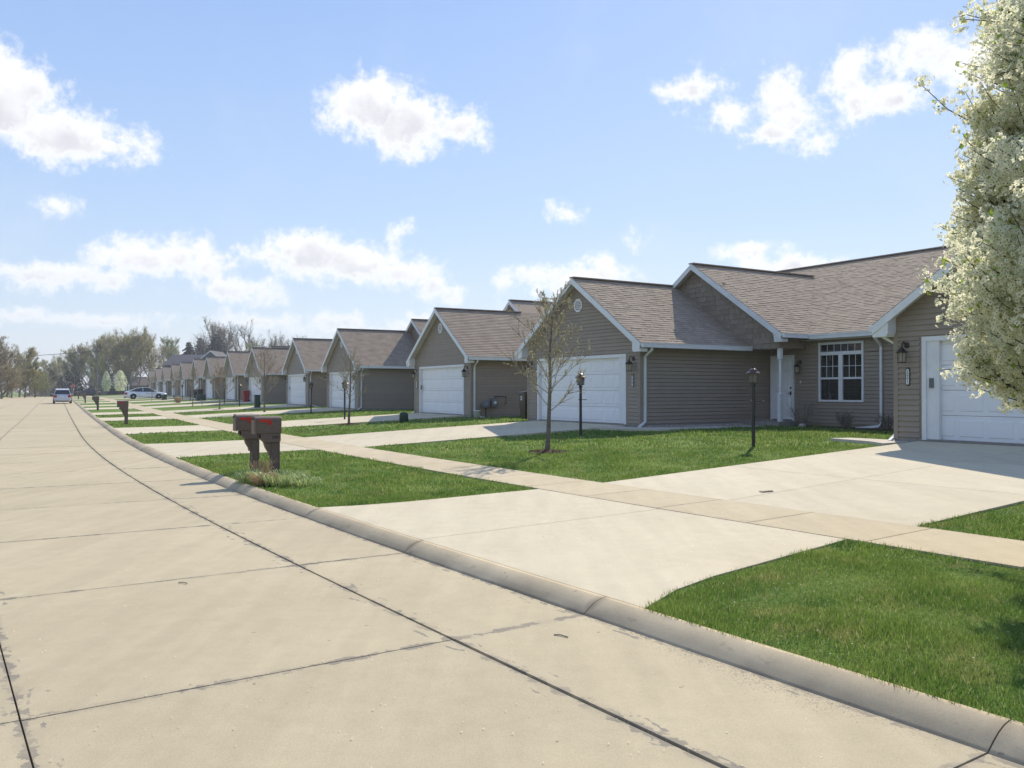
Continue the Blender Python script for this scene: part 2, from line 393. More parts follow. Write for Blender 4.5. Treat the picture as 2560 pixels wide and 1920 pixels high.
# ------------------------------------------------------------------ mesh helpers
class MB:
    def __init__(self):
        self.v = []; self.f = []; self.mi = []; self.sh = []
        self.m = 0; self.s = 0.5
    def vert(self, p):
        self.v.append((p[0], p[1], p[2])); return len(self.v) - 1
    def face(self, pts):
        i = [self.vert(p) for p in pts]
        self.f.append(i); self.mi.append(self.m); self.sh.append(self.s)
    def idx(self, i):
        self.f.append(list(i)); self.mi.append(self.m); self.sh.append(self.s)
    def hexa(self, a, b):
        """a, b: two matching loops of points"""
        n = len(a)
        ia = [self.vert(p) for p in a]; ib = [self.vert(p) for p in b]
        self.idx(ia[::-1]); self.idx(ib)
        for k in range(n):
            j = (k + 1) % n
            self.idx((ia[k], ia[j], ib[j], ib[k]))
    def box(self, x0, x1, y0, y1, z0, z1):
        self.hexa([(x0, y0, z0), (x1, y0, z0), (x1, y1, z0), (x0, y1, z0)], [(x0, y0, z1), (x1, y0, z1), (x1, y1, z1), (x0, y1, z1)])
    def tube(self, pts, rad, k=6, cap=True):
        pts = [Vector(p) for p in pts]
        if not hasattr(rad, '__len__'): rad = [rad] * len(pts)
        rings = []
        for i, p in enumerate(pts):
            d = (pts[min(i + 1, len(pts) - 1)] - pts[max(i - 1, 0)])
            if d.length < 1e-9: d = Vector((0, 0, 1))
            d.normalize()
            u = d.cross(Vector((0, 0, 1)) if abs(d.z) < 0.9 else Vector((1, 0, 0))).normalized()
            w = d.cross(u)
            rings.append([self.vert(p + (u * math.cos(2 * math.pi * j / k) + w * math.sin(2 * math.pi * j / k)) * rad[i]) for j in range(k)])
        for a, b in zip(rings[:-1], rings[1:]):
            for j in range(k):
                self.idx((a[j], a[(j + 1) % k], b[(j + 1) % k], b[j]))
        if cap and k > 3:
            self.idx(rings[0][::-1]); self.idx(rings[-1])
    def bar(self, pts, hw, hd, up=(0, 0, 1)):
        """rectangular section swept along points"""
        pts = [Vector(p) for p in pts]
        up = Vector(up)
        rings = []
        for i, p in enumerate(pts):
            d = (pts[min(i + 1, len(pts) - 1)] - pts[max(i - 1, 0)]).normalized()
            u = d.cross(up)
            if u.length < 1e-4: u = d.cross(Vector((1, 0, 0)))
            u.normalize(); w = u.cross(d)
            rings.append([self.vert(p + u * a * hw + w * b * hd) for a, b in ((-1, -1), (1, -1), (1, 1), (-1, 1))])
        for a, b in zip(rings[:-1], rings[1:]):
            for j in range(4):
                self.idx((a[j], a[(j + 1) % 4], b[(j + 1) % 4], b[j]))
        self.idx(rings[0][::-1]); self.idx(rings[-1])
    def lathe(self, prof, k=16, c=(0, 0, 0)):
        rings = []
        for r, z in prof:
            rings.append([self.vert((c[0] + r * math.cos(2 * math.pi * j / k), c[1] + r * math.sin(2 * math.pi * j / k), c[2] + z)) for j in range(k)])
        for a, b in zip(rings[:-1], rings[1:]):
            for j in range(k):
                self.idx((a[j], a[(j + 1) % k], b[(j + 1) % k], b[j]))
        self.idx(rings[0][::-1]); self.idx(rings[-1])
    def mesh(self, name, mats, smooth=False):
        me = bpy.data.meshes.new(name)
        me.from_pydata(self.v, [], self.f)
        for mm in (mats if isinstance(mats, (list, tuple)) else [mats]):
            me.materials.append(MATS[mm])
        if any(self.mi): me.polygons.foreach_set('material_index', self.mi)
        at = me.attributes.new('shade', 'FLOAT', 'FACE')
        at.data.foreach_set('value', self.sh)
        if smooth: me.polygons.foreach_set('use_smooth', [True] * len(self.f))
        me.update()
        return me

def link(name, me, parent=None, loc=None, rz=None):
    o = bpy.data.objects.new(name, me)
    COL.objects.link(o)
    if parent is not None: o.parent = parent
    if loc is not None: o.location = loc
    if rz is not None: o.rotation_euler = (0, 0, rz)
    return o
def put(name, mb, mats, parent=None, smooth=False, bevel=0.0, **kw):
    o = link(name, mb.mesh(name, mats, smooth), parent, **kw)
    if bevel:
        md = o.modifiers.new('bevel', 'BEVEL'); md.width = bevel; md.segments = 2; md.limit_method = 'ANGLE'
    return o
def thing(name, label, cat, loc=(0, 0, 0), rz=0.0, group=None):
    o = link(name, None, None, loc, rz)
    return tag(o, label, cat, group)
def tag(o, label, cat, group=None):
    o['label'] = label; o['category'] = cat
    if group: o['group'] = group
    return o
def kind(o, k):
    o['kind'] = k; return o
def copy_tree(o, parent=None):
    c = o.copy(); COL.objects.link(c)
    if parent is not None: c.parent = parent
    for ch in o.children: copy_tree(ch, c)
    return c
def text(body, size, parent, loc, rot, m='ink_black', name='digit', ext=0.001, line=0.9):
    cu = bpy.data.curves.new(name, 'FONT')
    cu.body = body; cu.size = size; cu.align_x = 'CENTER'; cu.align_y = 'CENTER'; cu.extrude = ext; cu.space_line = line
    cu.materials.append(MATS[m])
    tmp = bpy.data.objects.new(name, cu)
    me = bpy.data.meshes.new_from_object(tmp)
    bpy.data.objects.remove(tmp)
    o = bpy.data.objects.new(name, me); COL.objects.link(o)
    o.parent = parent; o.location = loc; o.rotation_euler = rot
    return o

# ------------------------------------------------------------------ street frame: s along the curb foot, n towards the houses
S0, DS = -60.0, 0.25
ss = np.arange(S0, 300, DS)
th = np.radians(np.interp(ss, [-60, -5, 3.3, 11.2, 20.5, 30, 36], [36.0, 34.8, 33.9, 31.7, 29.7, 28.3, 28.0]))
px = np.concatenate([[0], np.cumsum(-np.sin((th[1:] + th[:-1]) / 2) * DS)])
py = np.concatenate([[0], np.cumsum(np.cos((th[1:] + th[:-1]) / 2) * DS)])
i0 = int(round((0 - S0) / DS))
px += 1.093 - px[i0]; py += 5.58 - py[i0]
def th_at(s): return np.interp(s, ss, th)
def sn(s, n):
    t = th_at(s)
    return np.interp(s, ss, px) + np.cos(t) * n, np.interp(s, ss, py) + np.sin(t) * n
def to_sn(x, y):
    i = int(np.argmin((px - x) ** 2 + (py - y) ** 2))
    dx, dy = x - px[i], y - py[i]
    return ss[i] + (-math.sin(th[i]) * dx + math.cos(th[i]) * dy), math.cos(th[i]) * dx + math.sin(th[i]) * dy
def sstep(a, b, x):
    t = np.clip((x - a) / (b - a), 0, 1); return t * t * (3 - 2 * t)
def dz(s): return 0.35 * sstep(45, 140, s)
def z_yard(s, n):
    return np.interp(n, [-60, -10.0, -9.99, 0.15, 0.2, 3.66, 4.88, 13.8, 20, 60], [0.3, 0.10, -0.1, -0.1, 0.095, 0.145, 0.17, 0.515, 0.55, 0.8]) + dz(s)
def z_drive(s, n):
    return np.interp(n, [0.2, 3.66, 4.88, 13.75], [0.105, 0.165, 0.185, 0.585]) + dz(s)
def z_road(s, n): return dz(s) + 0 * n
def P3(s, n, z): 
    x, y = sn(s, n); return (float(x), float(y), float(z))
def facing(s): return float(-(math.pi / 2 - th_at(s)))    # local +x towards the near side, local +y away from the street

def slab_mesh(name, m, n0, n1, s0f, s1f, zf, nn=2, ns=2, gap=0.006, th_=0.10, join=None):
    """one poured slab; s0f/s1f give its ends as functions of n"""
    mb_v, mb_f, ua, ub = [], [], [], []
    nvals = np.linspace(n0 + gap, n1 - gap, nn + 1)
    grid = []
    for n in nvals:
        a, b = s0f(n) + gap, s1f(n) - gap
        row = []
        for s in np.linspace(a, b, ns + 1):
            row.append(len(mb_v)); mb_v.append(P3(s, n, zf(s, n)))
            ua.append((s - a + gap, n - n0)); ub.append((b - s + gap, n1 - n))
        grid.append(row)
    for i in range(nn):
        for j in range(ns):
            mb_f.append((grid[i][j], grid[i + 1][j], grid[i + 1][j + 1], grid[i][j + 1]))
    rim = grid[0][:] + [grid[i][-1] for i in range(1, nn + 1)] + grid[-1][-2::-1] + [grid[i][0] for i in range(nn - 1, 0, -1)]
    low = []
    for k in rim:
        x, y, z = mb_v[k]; low.append(len(mb_v)); mb_v.append((x, y, z - th_)); ua.append(ua[k]); ub.append(ub[k])
    for k in range(len(rim)):
        j = (k + 1) % len(rim)
        mb_f.append((rim[j], rim[k], low[k], low[j]))
    if join is not None:
        o = len(join[0]); join[0].extend(mb_v); join[1].extend([tuple(q + o for q in f) for f in mb_f]); join[2].extend(ua); join[3].extend(ub)
        return None
    return uv_mesh(name, m, mb_v, mb_f, ua, ub)
def uv_mesh(name, m, v, f, ua, ub):
    me = bpy.data.meshes.new(name)
    me.from_pydata(v, [], f)
    me.materials.append(MATS[m])
    li = np.empty(len(me.loops), dtype=np.int32); me.loops.foreach_get('vertex_index', li)
    for nm, u in (('edge_a', ua), ('edge_b', ub)):
        l = me.uv_layers.new(name=nm)
        l.data.foreach_set('uv', np.asarray(u, dtype=np.float32)[li].ravel())
    me.update()
    return me
def grid_mesh(name, m, svals, nvals, zf, dzz=0.0):
    v, f = [], []
    for s in svals:
        for n in nvals: v.append(P3(s, n, zf(s, n) + dzz))
    k = len(nvals)
    for i in range(len(svals) - 1):
        for j in range(k - 1):
            f.append((i * k + j, i * k + j + 1, (i + 1) * k + j + 1, (i + 1) * k + j))
    me = bpy.data.meshes.new(name); me.from_pydata(v, [], f); me.materials.append(MATS[m]); me.update()
    return me

# ------------------------------------------------------------------ ground, road, curbs, walks
mb = MB()
mb.face([(1600 * math.cos(2 * math.pi * k / 48), 1600 * math.sin(2 * math.pi * k / 48), -0.45) for k in range(48)])
kind(put('ground', mb, 'turf'), 'structure')
S_END = 214.0
sv = list(np.arange(-40, 60, 1.0)) + list(np.arange(60, S_END + 1, 3.0))
kind(link('lawn', grid_mesh('lawn', 'turf', sv, [0.19, 0.8, 2, 3.0, 4.2, 5.5, 7, 9, 11, 13, 15, 20, 30, 45, 60, 75], z_yard)), 'structure')
LEFT = -9.8
def z_left(s, n): return np.interp(n, [-70, LEFT - 0.2], [0.4, 0.095]) + dz(s)
kind(link('lawn', grid_mesh('lawn', 'turf', sv, [-70, -45, -25, -15, -12, LEFT - 0.19], z_left)), 'structure')

road = kind(link('road', grid_mesh('road', 'joint_fill', sv, list(np.linspace(LEFT - 0.1, 0.1, 9)), z_road, -0.022)), 'structure')
lanes = [0.0, -1.12, -3.65, -6.2, -8.7, LEFT]
J0, JS = 1.0, 2.95
ks = range(-5, 21)
far = ([], [], [], [])
for k in range(-14, 72):
    a = J0 + JS * k
    if a > S_END - JS: break
    for l1, l0 in ((0.0, -1.112), (-1.128, -3.65), (-3.65, -6.2), (-6.2, -8.7), (-8.7, LEFT)):
        f0 = lambda n, a=a: a
        f1 = lambda n, a=a: a + JS
        g = 0.005
        if k in ks:
            dzr = rnd.uniform(-0.002, 0.002)
            link('slab', slab_mesh('slab', 'road_concrete', l0, l1, f0, f1, lambda s, n, q=dzr: z_road(s, n) + q, 2, 2, g), road)
        else:
            slab_mesh('slab', 'road_concrete', l0, l1, f0, f1, z_road, 1, 1, g, join=far)
kind(link('slab', uv_mesh('slab', 'road_concrete', *far), road), 'stuff')

def curb_part(s0, s1, side=1, join=None):
    prof = [(0.0, -0.08), (0.0, 0.003), (0.02, 0.016), (0.055, 0.043), (0.10, 0.072), (0.145, 0.092), (0.185, 0.102), (0.222, 0.106), (0.222, -0.08)]
    v, f, ua, ub = [], [], [], []
    svv = np.linspace(s0 + 0.004, s1 - 0.004, 4)
    for s in svv:
        for (n, z) in prof:
            v.append(P3(s, n if side > 0 else LEFT - n, z + dz(s)))
            ua.append((s - s0, n)); ub.append((s1 - s, 0.5))
    k = len(prof)
    for i in range(3):
        for j in range(k - 1): f.append((i * k + j, i * k + j + 1, (i + 1) * k + j + 1, (i + 1) * k + j))
    for q0 in (0, 3 * k):                      # end faces on vertices of their own
        o_ = len(v)
        v += v[q0:q0 + k]; ua += ua[q0:q0 + k]; ub += ub[q0:q0 + k]
        f.append(tuple(range(o_, o_ + k)) if q0 == 0 else tuple(range(o_ + k - 1, o_ - 1, -1)))
    if join is not None:
        o = len(join[0]); join[0].extend(v); join[1].extend([tuple(q + o for q in ff) for ff in f]); join[2].extend(ua); join[3].extend(ub)
        return None
    me = uv_mesh('curb_segment', 'curb_concrete', v, f, ua, ub)
    me.polygons.foreach_set('use_smooth', [len(q.vertices) == 4 for q in me.polygons]); return me
cr = ([], [], [], [])
for k in range(-14, 72):
    a = J0 + JS * k
    if a < S_END - JS and k not in ks: curb_part(a, a + JS, 1, cr)
curb = kind(link('curb', uv_mesh('curb', 'curb_concrete', *cr)), 'structure')
for k in ks: link('curb_segment', curb_part(J0 + JS * k, J0 + JS * (k + 1)), curb)
cr = ([], [], [], [])
for k in range(-14, 72):
    a = J0 + JS * k
    if a < S_END - JS: curb_part(a, a + JS, -1, cr)
kind(link('curb', uv_mesh('curb', 'curb_concrete', *cr)), 'structure')

# duplex houses: centre between its two garages and heading of the row
DUP = [((6.26, 22.86), 31.8), ((-6.93, 46.6), 28.6), ((-19.5, 70.35), 28.0), ((-32.1, 94.05), 27.2), ((-44.4, 117.95), 27.0), ((-56.9, 142.3), 27.2), ((-69.6, 166.6), 27.5)]
GAR = []                                  # garage door centres
for (c, hd) in DUP:
    dx, dy = -math.sin(R(hd)), math.cos(R(hd))
    for g in (-7.54, 7.54): GAR.append((c[0] + dx * g, c[1] + dy * g))
GS = [to_sn(*g) for g in GAR]
DRV = []                                  # driveway extents in s
for i, (s, n) in enumerate(GS): DRV.append((s - 2.72, s + 2.80))
DRV[0] = (1.30, 6.75)

walk_base = kind(link('sidewalk', grid_mesh('sidewalk', 'joint_fill', sv, [3.67, 4.87], z_yard, 0.004)), 'structure')
zf_walk = lambda s, n: z_yard(s, n) + 0.024
wf = ([], [], [], [])
a = 4.1 - 1.5 * 12
while a < S_END - 2:
    if -6 < a < 62: link('slab', slab_mesh('slab', 'walk_concrete', 3.66, 4.88, lambda n, a=a: a, lambda n, a=a: a + 1.5, zf_walk, 1, 1, 0.007), walk_base)
    else: slab_mesh('slab', 'walk_concrete', 3.66, 4.88, lambda n, a=a: a, lambda n, a=a: a + 1.5, zf_walk, 1, 1, 0.007, join=wf)
    a += 1.5
kind(link('slab', uv_mesh('slab', 'walk_concrete', *wf), walk_base), 'stuff')

for i, (a, b) in enumerate(DRV):
    s_, n_ = GS[i]
    nd_ = n_ - 0.02
    base = grid_mesh('driveway', 'joint_fill', list(np.linspace(a + 0.05, b - 0.05, 4)), [0.23, 3.65, 4.89, nd_ - 0.05], z_drive, -0.02)
    dr = kind(link('driveway', base), 'structure')
    m_ = (a + b) / 2
    fl0 = lambda n: a - (0.0 if i else 0.48) * (1 - (n - 0.22) / 3.44) - 0.25 * max(0.0, 1 - (n - 0.22) / 1.2) ** 2
    fl1 = lambda n: b + 0.25 * max(0.0, 1 - (n - 0.22) / 1.4) ** 2
    mid = lambda n: m_ + (0.3 if not i else 0) * 0
    if i < 6:
        link('slab', slab_mesh('slab', 'drive_concrete', 0.228, 3.66, fl0, mid, z_drive, 6, 2, 0.004), dr)
        link('slab', slab_mesh('slab', 'drive_concrete', 0.228, 3.66, mid, fl1, z_drive, 6, 2, 0.004), dr)
        rows = np.linspace(4.88, nd_, 4)
        for q in range(3):
            for (u0, u1) in ((lambda n: a, mid), (mid, lambda n: b)):
                link('slab', slab_mesh('slab', 'drive_concrete', rows[q], rows[q + 1], u0, u1, z_drive, 2, 2, 0.004), dr)
    else:
        link('slab', slab_mesh('slab', 'drive_concrete', 0.228, 3.66, fl0, fl1, z_drive, 4, 3, 0.004), dr)
        link('slab', slab_mesh('slab', 'drive_concrete', 4.88, nd_, lambda n: a, lambda n: b, z_drive, 3, 3, 0.004), dr)

# ------------------------------------------------------------------ pane glass
def pane_mat():
    m = bpy.data.materials.new('pane_glass'); m.use_nodes = True
    N = NT(m.node_tree); N.n.remove(m.node_tree.nodes['Principled BSDF'])
    tr = N.new('ShaderNodeBsdfTransparent'); tr.inputs[0].default_value = (0.72, 0.76, 0.76, 1)
    gl = N.new('ShaderNodeBsdfGlossy'); gl.inputs['Roughness'].default_value = 0.03
    fr = N.new('ShaderNodeFresnel'); fr.inputs[0].default_value = 1.5
    ms = N.new('ShaderNodeMixShader')
    N.l.new(N.math('ADD', fr.outputs[0], 0.05), ms.inputs[0]); N.l.new(tr.outputs[0], ms.inputs[1]); N.l.new(gl.outputs[0], ms.inputs[2])
    N.l.new(ms.outputs[0], m.node_tree.nodes['Material Output'].inputs[0])
    MATS['pane_glass'] = m
pane_mat()

# ------------------------------------------------------------------ duplex houses
GH, SL = 3.2, 0.667                       # garage half width, gable slope
ZR, ZP, ZE = 4.91, 5.604, 2.90            # garage ridge, entry gable ridge, main eave
SM = 0.51                                 # main roof slope
def zg(t): return ZR - SL * abs(t)
def zp(t): return ZP - SL * abs(t - 1.04)
def zm(y): return ZE + SM * (y - 5.5)
EXP = 0.118                               # siding exposure

def lap_courses(parent, M, courses, fine, top=0.002, bot=0.026, slot=0.015):
    """courses: list of (zb, zt, [(xb0, xb1, xt0, xt1), ...]); fine: each board an object, else one joined skin"""
    j = MB()
    for zb, zt, segs in courses:
        for (a0, a1, b0, b1) in segs:
            if a1 - a0 < 0.02: continue
            mb = MB() if fine else j
            mb.s = rnd.uniform(0.2, 0.8)
            zs = min(zb + slot, zt - 0.004)
            A = [M(a0, bot, zs), M(a1, bot, zs), M(b1, top, zt), M(b0, top, zt)]
            B = [M(a0, -0.002, zs), M(a1, -0.002, zs), M(b1, -0.002, zt), M(b0, -0.002, zt)]
            mb.face(A); mb.face([B[0], B[1], A[1], A[0]])
            mb.face([A[0], A[3], B[3], B[0]]); mb.face([A[1], B[1], B[2], A[2]])
            if fine: put('plank', mb, 'siding', parent)
    if not fine and j.f: kind(put('plank', j, 'siding', parent), 'stuff')

def course_list(z0, z1, spans, exp=EXP):
    out = []; z = z0
    while z < z1 - 0.01:
        zt = min(z + exp, z1)
        out.append((z, zt, spans(z, zt))); z = zt
    return out

ROOF_TABS = []
def roof_courses(deck, P, L, x0, x1, fine, keep=None, e=0.145):
    v = 0.0
    row = 0
    if not fine:
        vs, fs, uv = [], [], []
        while v < L - 0.02:
            v1 = min(v + e, L)
            a0, a1, b0, b1 = x0(v), x1(v), x0(v1), x1(v1)
            i = len(vs)
            vs += [P(a0, v, 0.018), P(a1, v, 0.018), P(b1, v1, 0.006), P(b0, v1, 0.006), P(a0, v, 0.0), P(a1, v, 0.0)]
            uv += [(a0, v), (a1, v), (b1, v1), (b0, v1), (a0, v), (a1, v)]
            fs += [(i, i + 1, i + 2, i + 3), (i + 4, i + 5, i + 1, i)]
            v = v1
        kind(link('shingle', uv_mesh('shingle', 'shingle_course', vs, fs, uv, uv), deck), 'stuff')
        return
    while v < L - 0.02:
        v1 = min(v + e, L)
        x = min(x0(v), x0(v1)) - rnd.uniform(0, 0.3)
        hi = max(x1(v), x1(v1))
        while x < hi:
            w = rnd.choice((0.12, 0.16, 0.20, 0.26, 0.32))
            c0, c1 = max(x, x0(v)), min(x + w, x1(v))
            if c1 - c0 > 0.03 and (keep is None or keep((c0 + c1) / 2, (v + v1) / 2)):
                h = 0.015 + rnd.choice((0.0, 0.0, 0.007))
                ROOF_TABS.append((deck, P, c0, c1 - 0.004, v, v1 + 0.02, h, rnd.random()))
            x += w
        v = v1; row += 1
def tab_faces(mb, T):
    deck, P, a, b, v, v1, h, sh = T
    mb.s = sh
    A = [P(a, v, h), P(b, v, h), P(b, v1, 0.006), P(a, v1, 0.006)]
    B = [P(a, v, 0), P(b, v, 0)]
    mb.face(A); mb.face([B[0], B[1], A[1], A[0]])
    mb.face([B[0], A[0], A[3]]); mb.face([B[1], A[2], A[1]])

def number_plate(root, loc, num):
    mb = MB()
    pts = [(-0.052, -0.15), (-0.03, -0.195), (0.03, -0.195), (0.052, -0.15), (0.052, 0.15), (0.03, 0.195), (-0.03, 0.195), (-0.052, 0.15)]
    x, y, z = loc
    mb.hexa([(x + a, y, z + b) for a, b in pts], [(x + a, y - 0.02, z + b) for a, b in pts])
    pl = put('number_plate', mb, 'plate_rim', root)
    mb = MB()
    mb.hexa([(x + a * .7, y - 0.018, z + b * .88) for a, b in pts], [(x + a * .7, y - 0.024, z + b * .88) for a, b in pts])
    put('plate_face', mb, 'plate_white', pl)
    if num:
        for k, ch in enumerate(num):
            text(ch, 0.095, pl, (x, y - 0.0255, z + 0.112 - 0.075 * k), (R(90), 0, 0))
def wall_lantern(root, loc, s=1.0):
    x, y, z = loc
    mb = MB()
    mb.lathe([(0.0, 0), (0.065, 0), (0.065, 0.015), (0.0, 0.03)], 12)
    mb.v = [(a * s, -c * s, b * s + 0.10 * s) for a, b, c in mb.v]
    mb.tube([(0, -0.02 * s, 0.10 * s), (0, -0.10 * s, 0.16 * s), (0, -0.16 * s, 0.10 * s), (0, -0.17 * s, 0.02 * s)], 0.013 * s, 6)
    mb.lathe([(0.01, 0.09 * s), (0.02 * s, 0.05 * s), (0.06 * s, 0.01 * s), (0.115 * s, -0.05 * s), (0.11 * s, -0.065 * s), (0.0, -0.06 * s)], 8, (0, -0.17 * s, 0))
    mb.lathe([(0.0, -0.27 * s), (0.08 * s, -0.27 * s), (0.085 * s, -0.25 * s), (0.0, -0.25 * s)], 8, (0, -0.17 * s, 0))
    for k in range(4):
        a = R(45 + 90 * k)
        mb.tube([(0.082 * s * math.cos(a), -0.17 * s + 0.082 * s * math.sin(a), -0.06 * s), (0.072 * s * math.cos(a), -0.17 * s + 0.072 * s * math.sin(a), -0.26 * s)], 0.007 * s, 4)
    mb.tube([(0, -0.17 * s, 0.08 * s), (0, -0.17 * s, 0.15 * s)], 0.008 * s, 5)
    o = put('wall_lantern', mb, 'bronze', root, loc=loc)
    g = MB(); g.lathe([(0.066 * s, -0.06 * s), (0.058 * s, -0.25 * s)], 4, (0, -0.17 * s, 0))
    put('lantern_glass', g, 'lamp_glass', o)
    return o
def downspout(root, pts):
    mb = MB(); mb.bar(pts, 0.036, 0.03, (0, 1, 0.01))
    return put('downspout', mb, 'white_trim', root)

def duplex(fine, centre, heading, z, nums):
    root = link('duplex_house', None, None, (centre[0], centre[1], z), -R(90 - heading))
    tabs0 = len(ROOF_TABS)
    # main body shared by the two units
    w = MB(); w.box(-10.72, 10.72, 5.9, 18.0, -0.4, 2.95)
    w.face([(-10.72, 5.9, 2.95), (-10.72, 18.0, 2.95), (-10.72, 12, zm(12) - 0.15)]); w.face([(10.72, 5.9, 2.95), (10.72, 18.0, 2.95), (10.72, 12, zm(12) - 0.15)])
    body = put('wall', w, 'siding', root)
    d = MB()
    def slab_deck(pts, m_under=1):
        d.m = 0; n = len(pts)
        a = [d.vert(p) for p in pts]; b = [d.vert((p[0], p[1], p[2] - 0.11)) for p in pts]
        d.idx(a); d.m = 1; d.idx(b[::-1])
        for k in range(n): d.idx((a[k], a[(k + 1) % n], b[(k + 1) % n], b[k]))
        d.m = 0
    slab_deck([(-11.1, 5.5, zm(5.5)), (11.1, 5.5, zm(5.5)), (11.1, 12, zm(12)), (-11.1, 12, zm(12))])
    slab_deck([(11.1, 18.5, zm(5.5)), (-11.1, 18.5, zm(5.5)), (-11.1, 12.0, zm(12)), (11.1, 12.0, zm(12))])
    main = put('roof', d, ['shingle', 'soffit'], root)
    cm, sm_ = math.cos(math.atan(SM)), math.sin(math.atan(SM))
    Pm = lambda a, v, h: (a, 5.5 + v * cm - h * sm_, ZE + v * sm_ + h * cm)
    def keep_main(a, v):
        y, zz = 5.5 + v * cm, ZE + v * sm_
        for g in (1, -1):
            t = (a + 7.55) if g > 0 else (7.55 - a)
            if -3.7 < t < 5.15 and zp(t) > zz + 0.02: return False
        return a > -6.0 or v > 4
    roof_courses(main, Pm, 6.5 / cm, lambda v: -11.1, lambda v: 11.1, fine, keep_main)
    rc = MB(); rc.bar([(-11.1, 12, zm(12) + 0.012), (11.1, 12, zm(12) + 0.012)], 0.14, 0.02)
    rc.s = 0.2
    put('ridge_cap', rc, 'shingle', main)
    # gutter along the court
    g_ = MB(); g_.box(-2.34, 2.34, 5.37, 5.50, 2.735, 2.86); g_.box(-2.34, 2.34, 5.355, 5.37, 2.84, 2.875)
    put('gutter', g_, 'white_trim', root)
    sf = MB(); sf.box(-4.3, 4.3, 5.50, 5.80, 2.70, 2.73)
    put('soffit', sf, 'soffit', root)
    for q, g in enumerate((-1, 1)):
        X = (lambda t: -7.55 + t) if g < 0 else (lambda t: 7.55 - t)
        fineu = fine
        # ---- garage shell
        w = MB()
        zt = zg(GH) - 0.02
        def bx(t0, t1, y0, y1, z0, z1, mb):
            a, b = sorted((X(t0), X(t1))); mb.box(a, b, y0, y1, z0, z1)
        bx(-GH, -2.54, 0, 0.12, 0.03, zt, w); bx(2.54, GH, 0, 0.12, 0.03, zt, w); bx(-2.54, 2.54, 0, 0.12, 2.24, zt, w)
        bx(GH - 0.12, GH, 0.12, 5.9, 0.03, zt, w); bx(-GH, -GH + 0.12, 0.12, 5.9, 0.03, zt, w)
        w.hexa([(X(-GH), 0, zt), (X(GH), 0, zt), (X(0), 0, ZR - 0.14)], [(X(-GH), 0.12, zt), (X(GH), 0.12, zt), (X(0), 0.12, ZR - 0.14)])
        fw = put('wall', w, 'siding', root)
        f_ = MB(); bx(-GH - 0.005, GH + 0.005, -0.004, 5.9, -0.5, 0.03, f_)
        put('foundation', f_, 'foundation', root)
        # siding: garage front
        M = lambda a, o, zz: (X(a), -o, zz)
        def front(zb, zt_):
            if zt_ <= 2.26: return [(-GH + 0.09, -2.60, -GH + 0.09, -2.60), (2.60, GH - 0.09, 2.60, GH - 0.09)]
            def hw(zz): return min(GH - 0.09 if zz < zt else GH, (ZR - 0.12 - zz) / SL)
            return [(-hw(zb), hw(zb), -hw(zt_), hw(zt_))]
        cl = course_list(0.04, 2.254, front) + course_list(2.254, ZR - 0.16, front)
        lap_courses(fw, M, cl, fineu)
        if fineu and g > 0:      # near unit: the court-side strip and the gable are in view
            pass
        # siding: right side of the garage (court side) and outer side
        M = lambda a, o, zz: (X(GH + o), a, zz)
        lap_courses(fw, M, course_list(0.03, zt - 0.05, lambda a, b: [(0.09, 5.8, 0.09, 5.8)]), fineu and g < 0)
        M = lambda a, o, zz: (X(-GH - o), a, zz)
        lap_courses(fw, M, course_list(0.03, zt - 0.05, lambda a, b: [(0.09, 18.0, 0.09, 18.0)]), False)
        # court wall
        M = lambda a, o, zz: (X(a), 5.9 - 0.1 - o + 0.0, zz)
        cw = MB(); bx(GH, 5.26, 5.8, 5.9, -0.12, 2.74, cw); bx(6.93, 7.55, 5.8, 5.9, -0.12, 2.74, cw); bx(5.26, 6.93, 5.8, 5.9, -0.12, 0.72, cw); bx(5.26, 6.93, 5.8, 5.9, 2.62, 2.74, cw)
        cwo = put('wall', cw, 'siding', root)
        W0, W1, WZ0, WZ1 = 5.26, 6.93, 0.72, 2.62
        def court(zb, zt_):
            cuts = [GH + 0.02]
            if zb < 2.28: cuts += [3.27, 4.28]
            if zt_ > WZ0 and zb < WZ1: cuts += [W0, W1]
            cuts += [7.545]
            out = []
            for k in range(0, len(cuts), 2):
                out.append((cuts[k], cuts[k + 1], cuts[k], cuts[k + 1]))
            return out
        lap_courses(cwo, M, course_list(0.02, WZ0, court) + course_list(WZ0, 2.28, court) + course_list(2.28, WZ1, court) + course_list(WZ1, 2.70, court), fineu and g < 0)
        # corner boards
        for t in (-GH, GH):
            c_ = MB()
            a, b = (t - 0.02, t + 0.09) if t < 0 else (t - 0.09, t + 0.02)
            bx(a, b, -0.022, 0.0, 0.0, 2.36, c_)
            a, b = (t - 0.022, t) if t < 0 else (t, t + 0.022)
            bx(a, b, 0.0, 0.09, 0.0, 2.36, c_)
            put('corner_trim', c_, 'corner_trim', root)
        # ---- garage door
        fr = MB()
        for (a, b) in ((-2.54, -2.44), (2.44, 2.54)): bx(a, b, -0.03, 0.10, 0.005, 2.24, fr)
        bx(-2.44, 2.44, -0.03, 0.10, 2.14, 2.24, fr)
        if fine: bx(2.16, 2.44, 0.0, 0.10, 0.005, 2.14, fr)
        put('door_frame', fr, 'white_trim', root)
        gd = MB()
        dh = 2.14 / 4
        for k in range(4):
            gd.s = rnd.uniform(0.35, 0.65)
            bx(-2.44, 2.44, 0.102, 0.15, 0.012 + dh * k + 0.004, 0.012 + dh * (k + 1) - 0.004, gd)
        door = put('garage_door', gd, 'white_door', root)
        ru = MB(); bx(-2.44, 2.44, 0.098, 0.152, -0.015, 0.014, ru); put('door_seal', ru, 'ink_black', door)
        pw = 4.88 / 8
        pm = MB() if not fine else None
        shared = None
